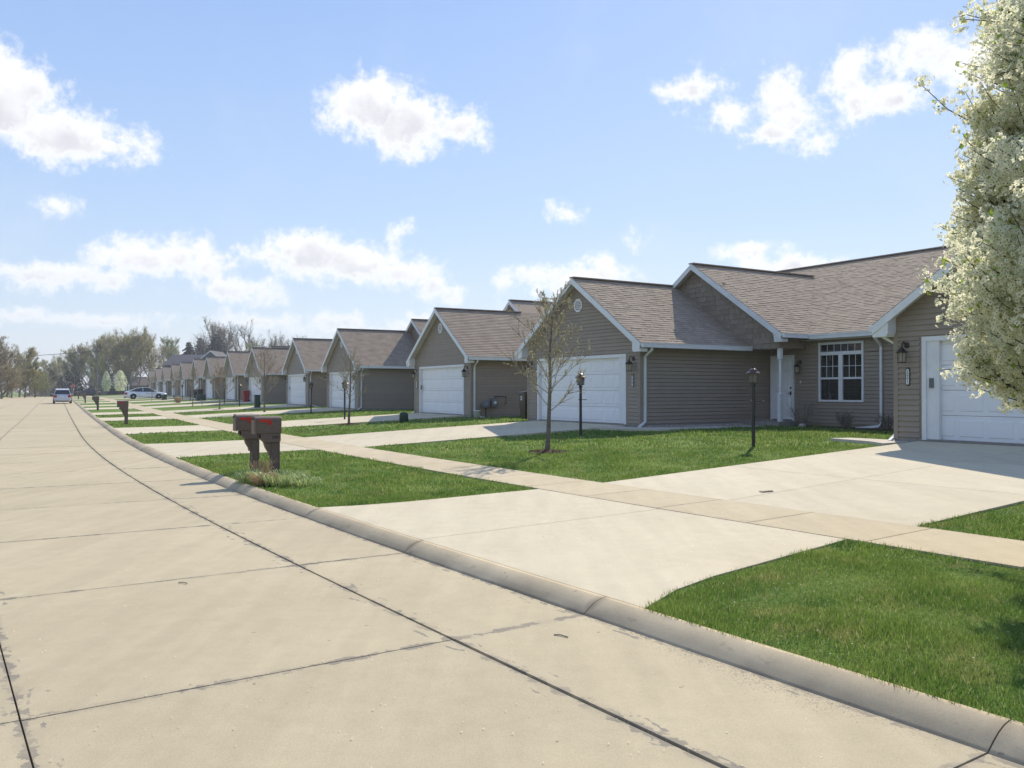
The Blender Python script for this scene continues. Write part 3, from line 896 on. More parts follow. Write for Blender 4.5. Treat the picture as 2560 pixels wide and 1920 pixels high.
        for k in range(4):
            for j in range(8):
                tx = -2.44 + pw * (j + 0.5); zz = 0.012 + dh * (k + 0.5)
                mb = MB() if fine else pm
                A = [(-pw / 2 + 0.05, -0.18), (pw / 2 - 0.05, -0.18), (pw / 2 - 0.05, 0.18), (-pw / 2 + 0.05, 0.18)]
                if fine:
                    if shared is None:
                        mb.hexa([(a, 0, b) for a, b in A], [(a * 0.92, -0.012, b * 0.88) for a, b in A])
                        shared = mb.mesh('door_panel', 'white_door')
                    link('door_panel', shared, door, (X(tx), 0.1015, zz))
                else:
                    mb.hexa([(X(tx) + a, 0.1015, zz + b) for a, b in A], [(X(tx) + a * 0.92, 0.0895, zz + b * 0.88) for a, b in A])
        if pm is not None: kind(put('door_panel', pm, 'white_door', door), 'stuff')
        kp = MB(); bx(2.28, 2.37, -0.032, 0.0, 1.13, 1.34, kp)
        if g > 0 or not fine: put('keypad', kp, 'meter_grey', root)
        # ---- lanterns, plate, vent
        for t in (-2.90, 2.90): wall_lantern(root, (X(t), -0.012, 1.97), 1.08)
        number_plate(root, (X(2.87), -0.014, 1.38), nums[0 if g > 0 else 1] if nums else None)
        vt = MB()
        oc = [(0.24 * math.cos(R(22.5 + 45 * k)), 0.24 * math.sin(R(22.5 + 45 * k))) for k in range(8)]
        x_, z_ = X(0), 3.98
        n8 = 8
        for k in range(8):
            a, b = oc[k], oc[(k + 1) % 8]
            vt.hexa([(x_ + a[0], -0.005, z_ + a[1]), (x_ + b[0], -0.005, z_ + b[1]), (x_ + b[0] * .78, -0.005, z_ + b[1] * .78), (x_ + a[0] * .78, -0.005, z_ + a[1] * .78)],
                    [(x_ + a[0], -0.045, z_ + a[1]), (x_ + b[0], -0.045, z_ + b[1]), (x_ + b[0] * .78, -0.045, z_ + b[1] * .78), (x_ + a[0] * .78, -0.045, z_ + a[1] * .78)])
        vo = put('gable_vent', vt, 'white_trim', root)
        for k in range(6):
            zz = z_ - 0.15 + 0.06 * k
            hw = 0.17 if abs(zz - z_) < 0.1 else 0.12
            sl_ = MB(); sl_.hexa([(x_ - hw, -0.012, zz + 0.02), (x_ + hw, -0.012, zz + 0.02), (x_ + hw, -0.008, zz + 0.025), (x_ - hw, -0.008, zz + 0.025)],
                                 [(x_ - hw, -0.040, zz - 0.025), (x_ + hw, -0.040, zz - 0.025), (x_ + hw, -0.036, zz - 0.02), (x_ - hw, -0.036, zz - 0.02)])
            put('slat', sl_, 'white_trim', vo)
        # ---- roofs of the unit
        d = MB()
        def deck(pts):
            n = len(pts)
            a = [d.vert((X(p[0]), p[1], p[2])) for p in pts]; b = [d.vert((X(p[0]), p[1], p[2] - 0.10)) for p in pts]
            d.m = 0; d.idx(a); d.m = 1; d.idx(b[::-1])
            for k in range(n): d.idx((a[k], a[(k + 1) % n], b[(k + 1) % n], b[k]))
        te = 3.55
        deck([(0, -0.3, ZR), (te, -0.3, zg(te)), (te, 4.55, zg(te)), (0, 4.55, ZR)])
        left = lambda t: ZR + SL * t
        deck([(0, -0.3, ZR), (0, 4.2, ZR), (1.04, 4.2, ZP), (1.04, 11.0, ZP), (-te, 6.4, left(-te)), (-te, -0.3, left(-te))])
        deck([(1.04, 4.2, ZP), (5.09, 4.2, zp(5.09)), (5.09, 5.7, zp(5.09)), (1.04, 11.0, ZP)])
        rf = put('roof', d, ['shingle', 'soffit'], root)
        c_, s_ = math.cos(math.atan(SL)), math.sin(math.atan(SL))
        Pg = lambda a, v, h, X=X: (X(te - v * c_ + h * s_), a, zg(te) + v * s_ + h * c_)
        roof_courses(rf, Pg, te / c_, lambda v: -0.3, lambda v: 4.5, fine and g < 0)
        Pp = lambda a, v, h, X=X: (X(5.09 - v * c_ + h * s_), a, zp(5.09) + v * s_ + h * c_)
        Lp = 4.05 / c_
        roof_courses(rf, Pp, Lp, lambda v: 4.2, lambda v: 5.65 + (10.95 - 5.65) * v / Lp, fine and g < 0,
                     (lambda a, v: zm(a) < zp(5.09) + v * s_ + 0.04) if fine else None)
        Pl = lambda a, v, h, X=X: (X(-te + v * c_ - h * s_), a, zg(te) + v * s_ + h * c_)
        roof_courses(rf, Pl, te / c_, lambda v: -0.3, lambda v: 4.8 + (10.0 - 4.8) * v / 4.27, False)
        rc = MB(); rc.s = 0.25
        rc.bar([(X(0), -0.31, ZR + 0.012), (X(0), 4.25, ZR + 0.012)], 0.13, 0.02)
        rc.bar([(X(1.04), 4.19, ZP + 0.012), (X(1.04), 10.7, ZP + 0.012)], 0.13, 0.02)
        put('ridge_cap', rc, 'shingle', rf)
        # fascia boards along the rakes, boxed at the eaves
        def rake(t0, z0, t1, z1, y):
            mb = MB(); h = 0.21
            A = [(X(t0), y, z0 - 0.012), (X(t1), y, z1 - 0.012), (X(t1), y, z1 - h), (X(t0), y, z0 - h)]
            mb.hexa(A, [(p[0], y - 0.025, p[2]) for p in A])
            return put('fascia', mb, 'white_trim', rf)
        for sg in (-1, 1): rake(sg * te, zg(te), 0, ZR, -0.3)
        rake(5.09, zp(5.09), 1.04, ZP, 4.2); rake(0.02, left(0.02), 1.04, ZP, 4.2)
        for sg in (-1, 1):
            mb = MB(); ze = zg(te)
            A = [(sg * te, ze - 0.18), (sg * te, ze - 0.27), (sg * (GH + 0.02), ze - 0.27), (sg * (GH - 0.03), ze - 0.20), (sg * (GH - 0.03), ze + 0.20)]
            mb.hexa([(X(a), -0.299, b) for a, b in A], [(X(a), 0.0, b) for a, b in A])
            put('eave_return', mb, 'white_trim', rf)
        mb = MB(); ze = zp(5.09)
        A = [(5.09, ze - 0.18), (5.09, ze - 0.27), (4.80, ze - 0.27), (4.75, ze + 0.05)]
        mb.hexa([(X(a), 4.201, b) for a, b in A], [(X(a), 4.5, b) for a, b in A]); put('eave_return', mb, 'white_trim', rf)
        # eave soffit boards and gutters
        mb = MB(); bx(GH + 0.01, te, 0.0, 4.5, zg(te) - 0.14, zg(te) - 0.115, mb); bx(-te, -GH - 0.01, 0.0, 5.6, zg(te) - 0.14, zg(te) - 0.115, mb)
        put('soffit', mb, 'soffit', rf)
        for (t0, t1, y0, y1, zz) in ((te + 0.002, te + 0.12, -0.27, 4.45, zg(te)), (-te - 0.12, -te - 0.002, -0.27, 5.4, zg(te)), (5.092, 5.21, 4.23, 5.50, zp(5.09))):
            mb = MB(); bx(t0, t1, y0, y1, zz - 0.145, zz - 0.02, mb)
            a, b = (t1 - 0.008, t1 + 0.008) if t1 > 0 else (t0 - 0.008, t0 + 0.008)
            bx(a, b, y0, y1, zz - 0.035, zz - 0.005, mb)
            put('gutter', mb, 'white_trim', root)
        # downspouts
        downspout(root, [(X(te + 0.06), 0.12, zg(te) - 0.14), (X(te + 0.05), 0.12, zg(te) - 0.22), (X(GH + 0.07), 0.14, zg(te) - 0.42), (X(GH + 0.06), 0.14, 0.12), (X(GH + 0.06), 0.02, 0.02), (X(GH + 0.06), -0.12, -0.06)])
        downspout(root, [(X(-te - 0.06), 0.12, zg(te) - 0.14), (X(-te - 0.05), 0.12, zg(te) - 0.22), (X(-GH - 0.07), 0.14, zg(te) - 0.42), (X(-GH - 0.06), 0.14, 0.02), (X(-GH - 0.10), 0.5, -0.08), (X(-GH - 0.12), 1.1, -0.2)])
        # ---- entry gable with shakes, beam, post
        sg_ = MB()
        zz0 = 2.46
        A = [(GH - 0.2, zz0), (4.75, zz0), (4.75, zp(4.75) - 0.10), (1.04, ZP - 0.11), (-0.6, left(-0.6) - 0.11), (-0.6, zg(0.6) - 0.3)]
        sg_.hexa([(X(a), 4.5, b) for a, b in A], [(X(a), 4.6, b) for a, b in A])
        gw = put('entry_gable', sg_, 'siding', root)
        js = MB()
        zz = zz0
        while zz < ZP - 0.16:
            ztp = zz + 0.178
            lo = max(zz, 0)
            t = -0.7 - rnd.uniform(0, 0.3)
            while t < 4.75:
                wd = rnd.uniform(0.20, 0.46)
                a, b = t, min(t + wd, 4.75); t += wd
                for_lim = [(a, zz), (b, zz), (b, ztp), (a, ztp)]
                if b - a < 0.05: continue
                if zz < zg((a + b) / 2) - 0.05 and b < te + 0.05 and ztp < zg((a + b) / 2): continue
                top = [min(ztp, zp(a) - 0.115), min(ztp, zp(b) - 0.115)]
                if min(top) < zz + 0.03:
                    if max(top) < zz + 0.03: continue
                    top = [max(x, zz + 0.01) for x in top]
                mb = MB() if fine and g < 0 else js
                mb.s = rnd.random()
                o = 0.020 + rnd.uniform(0, 0.012); dzb = rnd.uniform(0, 0.02)
                F = [(X(a + 0.004), 4.5 - o, zz - dzb), (X(b - 0.004), 4.5 - o, zz - dzb), (X(b - 0.004), 4.494, top[1]), (X(a + 0.004), 4.494, top[0])]
                B = [(F[0][0], 4.4995, F[0][2]), (F[1][0], 4.4995, F[1][2]), (F[2][0], 4.4995, F[2][2]), (F[3][0], 4.4995, F[3][2])]
                mb.face(F); mb.face([B[0], B[1], F[1], F[0]]); mb.face([B[0], F[0], F[3], B[3]]); mb.face([F[1], B[1], B[2], F[2]])
                if mb is not js: put('shake', mb, 'shake', gw)
            zz = ztp
        if js.f: kind(put('shake', js, 'shake', gw), 'stuff')
        mb = MB(); bx(4.62, 4.76, 4.602, 5.78, 2.46, 2.80, mb); put('porch_beam', mb, 'corner_trim', root)
        mb = MB(); bx(GH, 4.62, 4.61, 5.79, 2.48, 2.50, mb); put('porch_ceiling', mb, 'soffit', root)
        mb = MB(); bx(GH + 0.01, 4.95, 4.25, 5.79, -0.25, 0.075, mb); put('porch_slab', mb, 'foundation', root)
        ps = MB(); cxp, cyp = X(4.69), 4.60
        hw = 0.062
        ps.box(cxp - hw, cxp + hw, cyp - hw, cyp + hw, 0.078, 0.98)
        ps.lathe([(hw, 0.98), (0.05, 1.02), (0.045, 1.04), (0.055, 1.06), (0.04, 1.09), (0.04, 1.16), (0.052, 1.18), (0.046, 1.22), (0.050, 1.6), (0.044, 1.92), (0.052, 1.95), (0.04, 1.98), (0.052, 2.01), (0.04, 2.05), (hw, 2.10)], 12, (cxp, cyp, 0))
        ps.box(cxp - hw, cxp + hw, cyp - hw, cyp + hw, 2.10, 2.457)
        put('porch_post', ps, 'white_trim', root)
        # ---- front door
        fr = MB(); bx(3.275, 3.345, 5.74, 5.82, 0.078, 2.27, fr); bx(4.205, 4.275, 5.74, 5.82, 0.078, 2.27, fr); bx(3.345, 4.205, 5.74, 5.82, 2.20, 2.27, fr)
        put('door_frame', fr, 'white_trim', root)
        fd = MB(); bx(3.348, 4.202, 5.762, 5.80, 0.11, 2.197, fd)
        fdo = put('front_door', fd, 'white_door', root)
        for (a, b) in ((3.45, 3.72), (3.83, 4.10)):
            for (z0, z1) in ((0.28, 0.85), (1.05, 1.62), (1.74, 2.06)):
                mb = MB()
                A = [(a, z0), (b, z0), (b, z1), (a, z1)]; ca, cz_ = (a + b) / 2, (z0 + z1) / 2
                mb.hexa([(X(p), 5.7615, r) for p, r in A], [(X(ca + (p - ca) * .86), 5.750, cz_ + (r - cz_) * .9) for p, r in A])
                put('panel', mb, 'white_door', fdo)
        mb = MB(); bx(4.12, 4.16, 5.735, 5.762, 0.93, 1.05, mb); bx(4.03, 4.15, 5.720, 5.735, 0.98, 1.0, mb); bx(4.115, 4.165, 5.74, 5.762, 1.14, 1.20, mb)
        put('handle', mb, 'ink_black', fdo)
        wall_lantern(root, (X(4.52), 5.784, 1.92), 1.0)
        mb = MB(); bx(4.50, 4.54, 5.775, 5.79, 1.32, 1.40, mb); put('doorbell', mb, 'white_trim', root)
        # ---- front window: two double-hung sashes under a transom
        fr = MB()
        bx(W0, W0 + 0.07, 5.75, 5.83, WZ0, WZ1, fr); bx(W1 - 0.07, W1, 5.75, 5.83, WZ0, WZ1, fr)
        bx(W0 + 0.07, W1 - 0.07, 5.75, 5.83, WZ0, WZ0 + 0.06, fr); bx(W0 + 0.07, W1 - 0.07, 5.75, 5.83, WZ1 - 0.07, WZ1, fr)
        bx(W0 + 0.07, W1 - 0.07, 5.75, 5.83, 2.21, 2.32, fr)
        wc = (W0 + W1) / 2
        bx(wc - 0.075, wc + 0.075, 5.75, 5.83, WZ0 + 0.06, 2.21, fr)
        for (a, b) in ((W0 + 0.07, wc - 0.075), (wc + 0.075, W1 - 0.07)): bx(a, b, 5.757, 5.81, 1.44, 1.50, fr)
        win = put('window', fr, 'white_trim', root)
        op = MB(); bx(W0 + 0.01, W1 - 0.01, 5.885, 5.897, WZ0 + 0.01, WZ1 - 0.01, op)
        put('dark_room_sheet', op, 'ink_black', win)  # black sheet stands in for the dark of the unlit room
        for (a, b, z0, z1, nv, nh) in ((W0 + 0.07, W1 - 0.07, 2.32, WZ1 - 0.07, 6, 1), (W0 + 0.07, wc - 0.075, 1.50, 2.21, 3, 2), (wc + 0.075, W1 - 0.07, 1.50, 2.21, 3, 2),
                                       (W0 + 0.07, wc - 0.075, WZ0 + 0.06, 1.44, 1, 1), (wc + 0.075, W1 - 0.07, WZ0 + 0.06, 1.44, 1, 1)):
            if fine:
                for i in range(nv):
                    for j in range(nh):
                        mb = MB(); bx(a + (b - a) * i / nv + 0.002, a + (b - a) * (i + 1) / nv - 0.002, 5.785, 5.789, z0 + (z1 - z0) * j / nh + 0.002, z0 + (z1 - z0) * (j + 1) / nh - 0.002, mb)
                        put('pane', mb, 'pane_glass', win)
            else:
                mb = MB(); bx(a, b, 5.785, 5.789, z0, z1, mb); put('pane', mb, 'pane_glass', win)
            mb = MB()
            for i in range(1, nv): xx = a + (b - a) * i / nv; bx(xx - 0.008, xx + 0.008, 5.778, 5.784, z0, z1, mb)
            for j in range(1, nh): zz = z0 + (z1 - z0) * j / nh; bx(a, b, 5.7775, 5.7835, zz - 0.008, zz + 0.008, mb)
            if mb.f: put('muntin', mb, 'white_trim', win)
        bl = MB()
        zz = 1.0
        while zz < WZ1 - 0.1:
            for (a, b) in ((W0 + 0.08, wc - 0.08), (wc + 0.08, W1 - 0.08)):
                bl.hexa([(X(a), 5.845, zz), (X(b), 5.845, zz), (X(b), 5.85, zz + 0.004), (X(a), 5.85, zz + 0.004)], [(X(a), 5.868, zz + 0.018), (X(b), 5.868, zz + 0.018), (X(b), 5.873, zz + 0.022), (X(a), 5.873, zz + 0.022)])
            zz += 0.045
        kind(put('blind', bl, 'blind', win), 'stuff')
    downspout(root, [(0.0, 5.43, 2.74), (0.0, 5.45, 2.66), (0.0, 5.70, 2.46), (0.0, 5.74, 2.4), (0.0, 5.74, 0.10), (-0.05, 5.66, -0.0), (-0.55, 5.25, -0.08)])
    # shingle tabs: the 300 that show largest are objects, the rest one joined field per deck
    if fine:
        Mw = Matrix.Translation(root.location) @ Matrix.Rotation(root.rotation_euler.z, 4, 'Z')
        tabs = ROOF_TABS[tabs0:]
        camv = Vector(cam.location)
        def key(T):
            p = Mw @ Vector(T[1]((T[2] + T[3]) / 2, T[4], 0))
            u = p.x / p.y
            return (p - camv).length / (T[3] - T[2]) + (500 if u > 0.59 else 0)
        tabs.sort(key=key)
        rest = {}
        for i, T in enumerate(tabs):
            if i < 300:
                mb = MB(); tab_faces(mb, T); put('shingle', mb, 'shingle', T[0])
            else:
                tab_faces(rest.setdefault(T[0].name, (T[0], MB()))[1], T)
        for dk, mb in rest.values(): kind(put('shingle', mb, 'shingle', dk), 'stuff')
    return root

HZ = [0.60 + float(dz(to_sn(*c)[0])) for c, _ in DUP]
bpy.context.view_layer.update()
h1 = duplex(True, DUP[0][0], DUP[0][1], HZ[0], ('2001', '2007'))
tag(h1, 'taupe sided duplex with gabled white garages, entry court and 2001 plate, nearest on the street', 'house', 'duplex houses along the street')
h2 = duplex(False, DUP[1][0], DUP[1][1], HZ[1], None)
DL = ['second duplex along the street, with the white bucket and gas meter on its side wall',
      'third duplex along the street, two white garages behind the bare young tree',
      'fourth duplex along the street, a red cart standing at its near garage wall',
      'fifth duplex along the street, with dark carts and a parked white sedan in front',
      'sixth duplex along the street, low brown roofs just beyond the parked white sedan',
      'farthest duplex of the row, its brown roof ending the line before the big tree']
tag(h2, DL[0], 'house', 'duplex houses along the street')
for k in range(2, 7):
    h = copy_tree(h2)
    h.location = (DUP[k][0][0], DUP[k][0][1], HZ[k]); h.rotation_euler = (0, 0, -R(90 - DUP[k][1]))
    tag(h, DL[k - 1], 'house', 'duplex houses along the street')
def hloc(k, x, y, z=0.0):
    """a point in the frame of duplex k"""
    M = Matrix.Translation((DUP[k][0][0], DUP[k][0][1], HZ[k])) @ Matrix.Rotation(-R(90 - DUP[k][1]), 4, 'Z')
    return M @ Vector((x, y, z))
def hrot(k): return -R(90 - DUP[k][1])

# ------------------------------------------------------------------ cross street, beds, walks by the houses
def patch(name, m, n0, n1, s0, s1, zf, k='structure', nn=6, ns=6):
    return kind(link(name, grid_mesh(name, m, list(np.linspace(s0, s1, ns)), list(np.linspace(n0, n1, nn)), zf)), k)
mb = ([], [], [], [])
slab_mesh('cross_street', 'road_concrete', 0.15, 75, lambda n: 204.5 - max(0, 1.2 - n * 0.2), lambda n: 213.5, lambda s, n: z_yard(s, n) * 0 + dz(s) + 0.12, 8, 2, 0, join=mb)
kind(link('cross_street', uv_mesh('cross_street', 'road_concrete', *mb)), 'structure')

def local_patch(name, k, m, pts, z, th=0.06, top=None):
    """flat slab given by a polygon in the frame of duplex k"""
    mb = MB()
    P = [hloc(k, x, y, z) for x, y in pts]
    mb.hexa([(p.x, p.y, p.z - th) for p in P], [tuple(p) for p in P])
    return put(name, mb, m)
# walk from the far unit's drive along its garage to the porch, walk from the near unit's drive, planting bed
ROOT1 = Matrix.Translation((DUP[0][0][0], DUP[0][0][1], HZ[0])) @ Matrix.Rotation(hrot(0), 4, 'Z')
walk_pts = []
wk = MB()
cen = [(-5.6, -0.75), (-4.2, -0.70), (-3.45, -0.15), (-3.35, 1.2), (-3.3, 2.8), (-3.15, 4.25)]
for i in range(len(cen) - 1):
    (x0, y0), (x1, y1) = cen[i], cen[i + 1]
    def off(j):
        a = Vector((*cen[max(j - 1, 0)], 0)); b = Vector((*cen[min(j + 1, len(cen) - 1)], 0)); d = (b - a).normalized()
        c = Vector((*cen[j], 0)); w = Vector((-d.y, d.x, 0)) * 0.5
        return c + w, c - w
    a0, b0 = off(i); a1, b1 = off(i + 1)
    zz = [-0.045, -0.05, -0.055, -0.06, -0.06, -0.06]
    P = [ROOT1 @ Vector((p.x, p.y, zz[j])) for p, j in ((a0, i), (b0, i), (b1, i + 1), (a1, i + 1))]
    wk.hexa([(p.x, p.y, p.z - 0.1) for p in P], [tuple(p) for p in P])
kind(put('path', wk, 'drive_plain' if 'drive_plain' in MATS else 'foundation'), 'structure')
mat('path_concrete', (0.56, 0.50, 0.41), (0.50, 0.45, 0.36), 4, 0.9, 0.2, 60, world=True)
bpy.data.objects['path'].data.materials[0] = MATS['path_concrete']
kind(local_patch('path', 0, 'path_concrete', [(4.78, -1.05), (4.1, -0.6), (2.9, -0.35), (3.0, 0.25), (4.25, 0.3), (4.4, 0.3), (4.75, -0.1)], -0.045, 0.10), 'structure')
def bed(name, m, pts, z):
    return kind(local_patch(name, 0, m, pts, z, 0.05), 'structure')
bed('planting_bed', 'mulch', [(-2.55, 5.75), (-2.5, 4.6), (-1.2, 4.3), (1.2, 4.2), (3.2, 4.0), (4.3, 3.6), (4.30, 5.75)], -0.055)
bed('gravel_strip', 'stone', [(-4.33, 0.05), (-3.9, 0.05), (-3.82, 4.2), (-4.33, 4.2)], -0.045)

# ------------------------------------------------------------------ grass blades
def on_pavement(s, n):
    bad = (n > 3.66) & (n < 4.88)
    for i, (a, b) in enumerate(DRV):
        lo = np.where(n < 3.66, a - (0.48 if i == 0 else 0.0) * (1 - (n - 0.22) / 3.44) - 0.25 * np.clip(1 - (n - 0.22) / 1.2, 0, 1) ** 2, a)
        hi = np.where(n < 3.66, b + 0.25 * np.clip(1 - (n - 0.22) / 1.4, 0, 1) ** 2, b)
        bad |= (s > lo) & (s < hi) & (n < GS[i][1] + 0.1)
    return bad
def in_house(x, y, k, pad=0.0):
    c, hd = DUP[k]
    a = hrot(k)
    dx, dy = x - c[0], y - c[1]
    lx = dx * math.cos(-a) - dy * math.sin(-a); ly = dx * math.sin(-a) + dy * math.cos(-a)
    inside = ((np.abs(lx) > 4.35 - pad) & (np.abs(lx) < 10.9) & (ly > -0.05)) | ((np.abs(lx) < 10.9) & (ly > 5.7))
    inside |= (np.abs(lx) < 10.9) & (ly > 4.0) & (k == 0)
    if k == 0:
        inside |= (lx > -4.4) & (lx < -2.65) & (ly > -0.7) & (ly < 4.4)
        inside |= (lx > -6.4) & (lx < -3.1) & (ly > -1.25) & (ly < 0)
        inside |= (lx > 2.9) & (lx < 4.9) & (ly > -0.75) & (ly < 0.3)
    return inside
gv = {'x': [], 'y': [], 'z': [], 'h': [], 'w': []}
def sow(s0, s1, n0, n1, dens, h, w, dmin, dmax):
    cnt = int((s1 - s0) * (n1 - n0) * dens)
    s = nrng.uniform(s0, s1, cnt); n = nrng.uniform(n0, n1, cnt)
    x, y = sn(s, n)
    d = np.hypot(x, y)
    s_j, n_j = s + nrng.normal(0, 0.028, cnt), n + nrng.normal(0, 0.028, cnt)
    ok = (d > dmin) & (d <= dmax) & (y > 0.5) & (np.abs(x / np.maximum(y, .1)) < 0.78) & ~on_pavement(s_j, n_j)
    for k in range(2): ok &= ~in_house(x, y, k)
    # clumped growth: denser and taller patches, thin spots
    cl = np.sin(x * 3.1 + 1.7 * np.sin(y * 2.3)) * np.sin(y * 2.7 + 1.3 * np.sin(x * 1.9))
    ok &= nrng.uniform(0, 1, cnt) < 0.80 + 0.2 * cl
    s, n, x, y, cl = s[ok], n[ok], x[ok], y[ok], cl[ok]
    edge = np.minimum(np.abs(n - 3.62), np.abs(n - 4.92)) < 0.12
    tuftn = np.sin(x * 7.3 + 2.1 * np.sin(y * 5.1)) * np.sin(y * 6.7 + 1.9 * np.sin(x * 4.3))
    hh = h * nrng.uniform(0.5, 1.3, len(s)) * (1 + 0.42 * cl) * (1 + 0.7 * np.clip(tuftn - 0.45, 0, 1)) * np.where(edge, 1.15, 1.0)
    gv['x'].append(x); gv['y'].append(y); gv['z'].append(z_yard(s, n) - 0.004); gv['h'].append(hh); gv['w'].append(w * nrng.uniform(0.7, 1.3, len(s)))
for (n0, n1) in ((0.17, 3.70), (4.84, 13.0)):
    sow(-6, 14, n0, n1, 7600, 0.035, 0.0040, 0, 8.5)
    sow(-6, 22, n0, n1, 3200, 0.037, 0.0070, 8.5, 13)
    sow(-6, 30, n0, n1, 1250, 0.042, 0.011, 13, 20)
    sow(0, 46, n0, n1, 330, 0.050, 0.021, 20, 32)
sow(0, 46, 13.0, 19.5, 420, 0.055, 0.018, 8, 32)
for (n0, n1) in ((0.2, 3.64), (4.90, 17.5)):
    sow(20, 75, n0, n1, 95, 0.052, 0.038, 32, 62)
X_ = np.concatenate(gv['x']); Y_ = np.concatenate(gv['y']); Z_ = np.concatenate(gv['z']); H_ = np.concatenate(gv['h']); W_ = np.concatenate(gv['w'])
NB = len(X_)
an = nrng.uniform(0, 2 * np.pi, NB); ln = nrng.uniform(0.1, 0.75, NB) * H_
fa = nrng.uniform(0, np.pi, NB)
V = np.empty((NB, 5, 3), dtype=np.float32)
wx, wy = np.cos(fa) * W_ / 2, np.sin(fa) * W_ / 2
lx, ly = np.cos(an) * ln, np.sin(an) * ln
V[:, 0] = np.stack([X_ - wx, Y_ - wy, Z_], 1); V[:, 1] = np.stack([X_ + wx, Y_ + wy, Z_], 1)
mx, my, mz_ = X_ + lx * 0.35, Y_ + ly * 0.35, Z_ + H_ * 0.58
V[:, 2] = np.stack([mx - wx * .8, my - wy * .8, mz_], 1); V[:, 3] = np.stack([mx + wx * .8, my + wy * .8, mz_], 1)
V[:, 4] = np.stack([X_ + lx, Y_ + ly, Z_ + H_ * 0.97], 1)
base = (np.arange(NB) * 5)[:, None]
T = np.concatenate([base + np.array([[0, 1, 3]]), base + np.array([[0, 3, 2]]), base + np.array([[2, 3, 4]])], 1).reshape(-1).astype(np.int32)
me = bpy.data.meshes.new('grass')
me.vertices.add(NB * 5); me.vertices.foreach_set('co', V.ravel())
me.loops.add(len(T)); me.loops.foreach_set('vertex_index', T)
me.polygons.add(NB * 3); me.polygons.foreach_set('loop_start', np.arange(NB * 3, dtype=np.int32) * 3)
at = me.attributes.new('shade', 'FLOAT', 'FACE'); at.data.foreach_set('value', np.repeat(nrng.uniform(0, 1, NB), 3).astype(np.float32))
me.materials.append(MATS['grass_blade']); me.update(); me.validate()
kind(link('grass', me), 'stuff')

# ------------------------------------------------------------------ trees
def rv(r): return Vector((r.uniform(-1, 1), r.uniform(-1, 1), r.uniform(-1, 1)))
def path(r, p, d, L, n, jit, up=0.0):
    p = Vector(p); d = Vector(d).normalized(); out = [p.copy()]
    for _ in range(n):
        d = (d + rv(r) * jit + Vector((0, 0, up))).normalized()
        p = p + d * (L / n); out.append(p.copy())
    return out
def at_path(pts, f):
    x = f * (len(pts) - 1); i = min(int(x), len(pts) - 2)
    return pts[i].lerp(pts[i + 1], x - i), (pts[i + 1] - pts[i]).normalized()
def leaf_quad(mb, r, p, size, flat=0.0):
    a = rv(r).normalized(); b = a.cross(rv(r))
    if b.length < 1e-3: b = Vector((0, 0, 1)).cross(a)
    b.normalize(); mb.s = r.random()
    h = size * r.uniform(0.6, 1.2)
    mb.face([p - a * h * .5, p + b * h * .28, p + a * h * .5, p - b * h * .28])

def young_tree(seed, H, CR, tr, budn, bud_size=0.035, lean=0.0, low=0.30):
    r = random.Random(seed)
    trunk, twigs, buds = MB(), MB(), MB()
    tp = path(r, (0, 0, -0.05), (lean, 0.02, 1), H * 0.92, 14, 0.045, 0.05)
    trunk.tube(tp, [tr * (1.35 if i == 0 else (1 - i / 15.5) ** 0.9 + 0.05) for i in range(15)], 8)
    nl = 30
    for i in range(nl):
        f = low + (0.96 - low) * (i / (nl - 1)) ** 0.9
        p, d = at_path(tp, f)
        a = i * 2.4 + r.uniform(-.4, .4)
        rel = (f - low) / (1 - low)
        L = CR * (1.25 - 0.85 * rel) * r.uniform(0.75, 1.15) * (0.8 if i < 2 else 1)
        u = 0.68 + 0.6 * rel
        lp = path(r, p, (math.cos(a), math.sin(a), u), L, 6, 0.13, 0.06)
        twigs.tube(lp, [tr * 0.24 * (1 - 0.55 * rel) * (1 - k / 7.5) for k in range(7)], 5)
        for j in range(int(8 + 6 * (1 - rel))):
            q, qd = at_path(lp, r.uniform(0.25, 0.98))
            sd = (qd + rv(r) * 0.75 + Vector((0, 0, 0.25))).normalized()
            sp = path(r, q, sd, L * r.uniform(0.18, 0.42), 4, 0.18, 0.05)
            twigs.tube(sp, [tr * 0.10 * (1 - k / 6) + 0.0025 for k in range(5)], 3)
            for _ in range(budn):
                b, bd = at_path(sp, r.uniform(0.2, 1.0))
                leaf_quad(buds, r, b + rv(r) * 0.02, bud_size)
            if r.random() < 0.5:
                sp2 = path(r, sp[2], (sd + rv(r) * 0.8).normalized(), L * r.uniform(0.1, 0.2), 3, 0.2, 0.05)
                twigs.tube(sp2, 0.003, 3)
                for _ in range(budn): leaf_quad(buds, r, at_path(sp2, r.uniform(0.3, 1))[0] + rv(r) * 0.015, bud_size)
    return trunk, twigs, buds
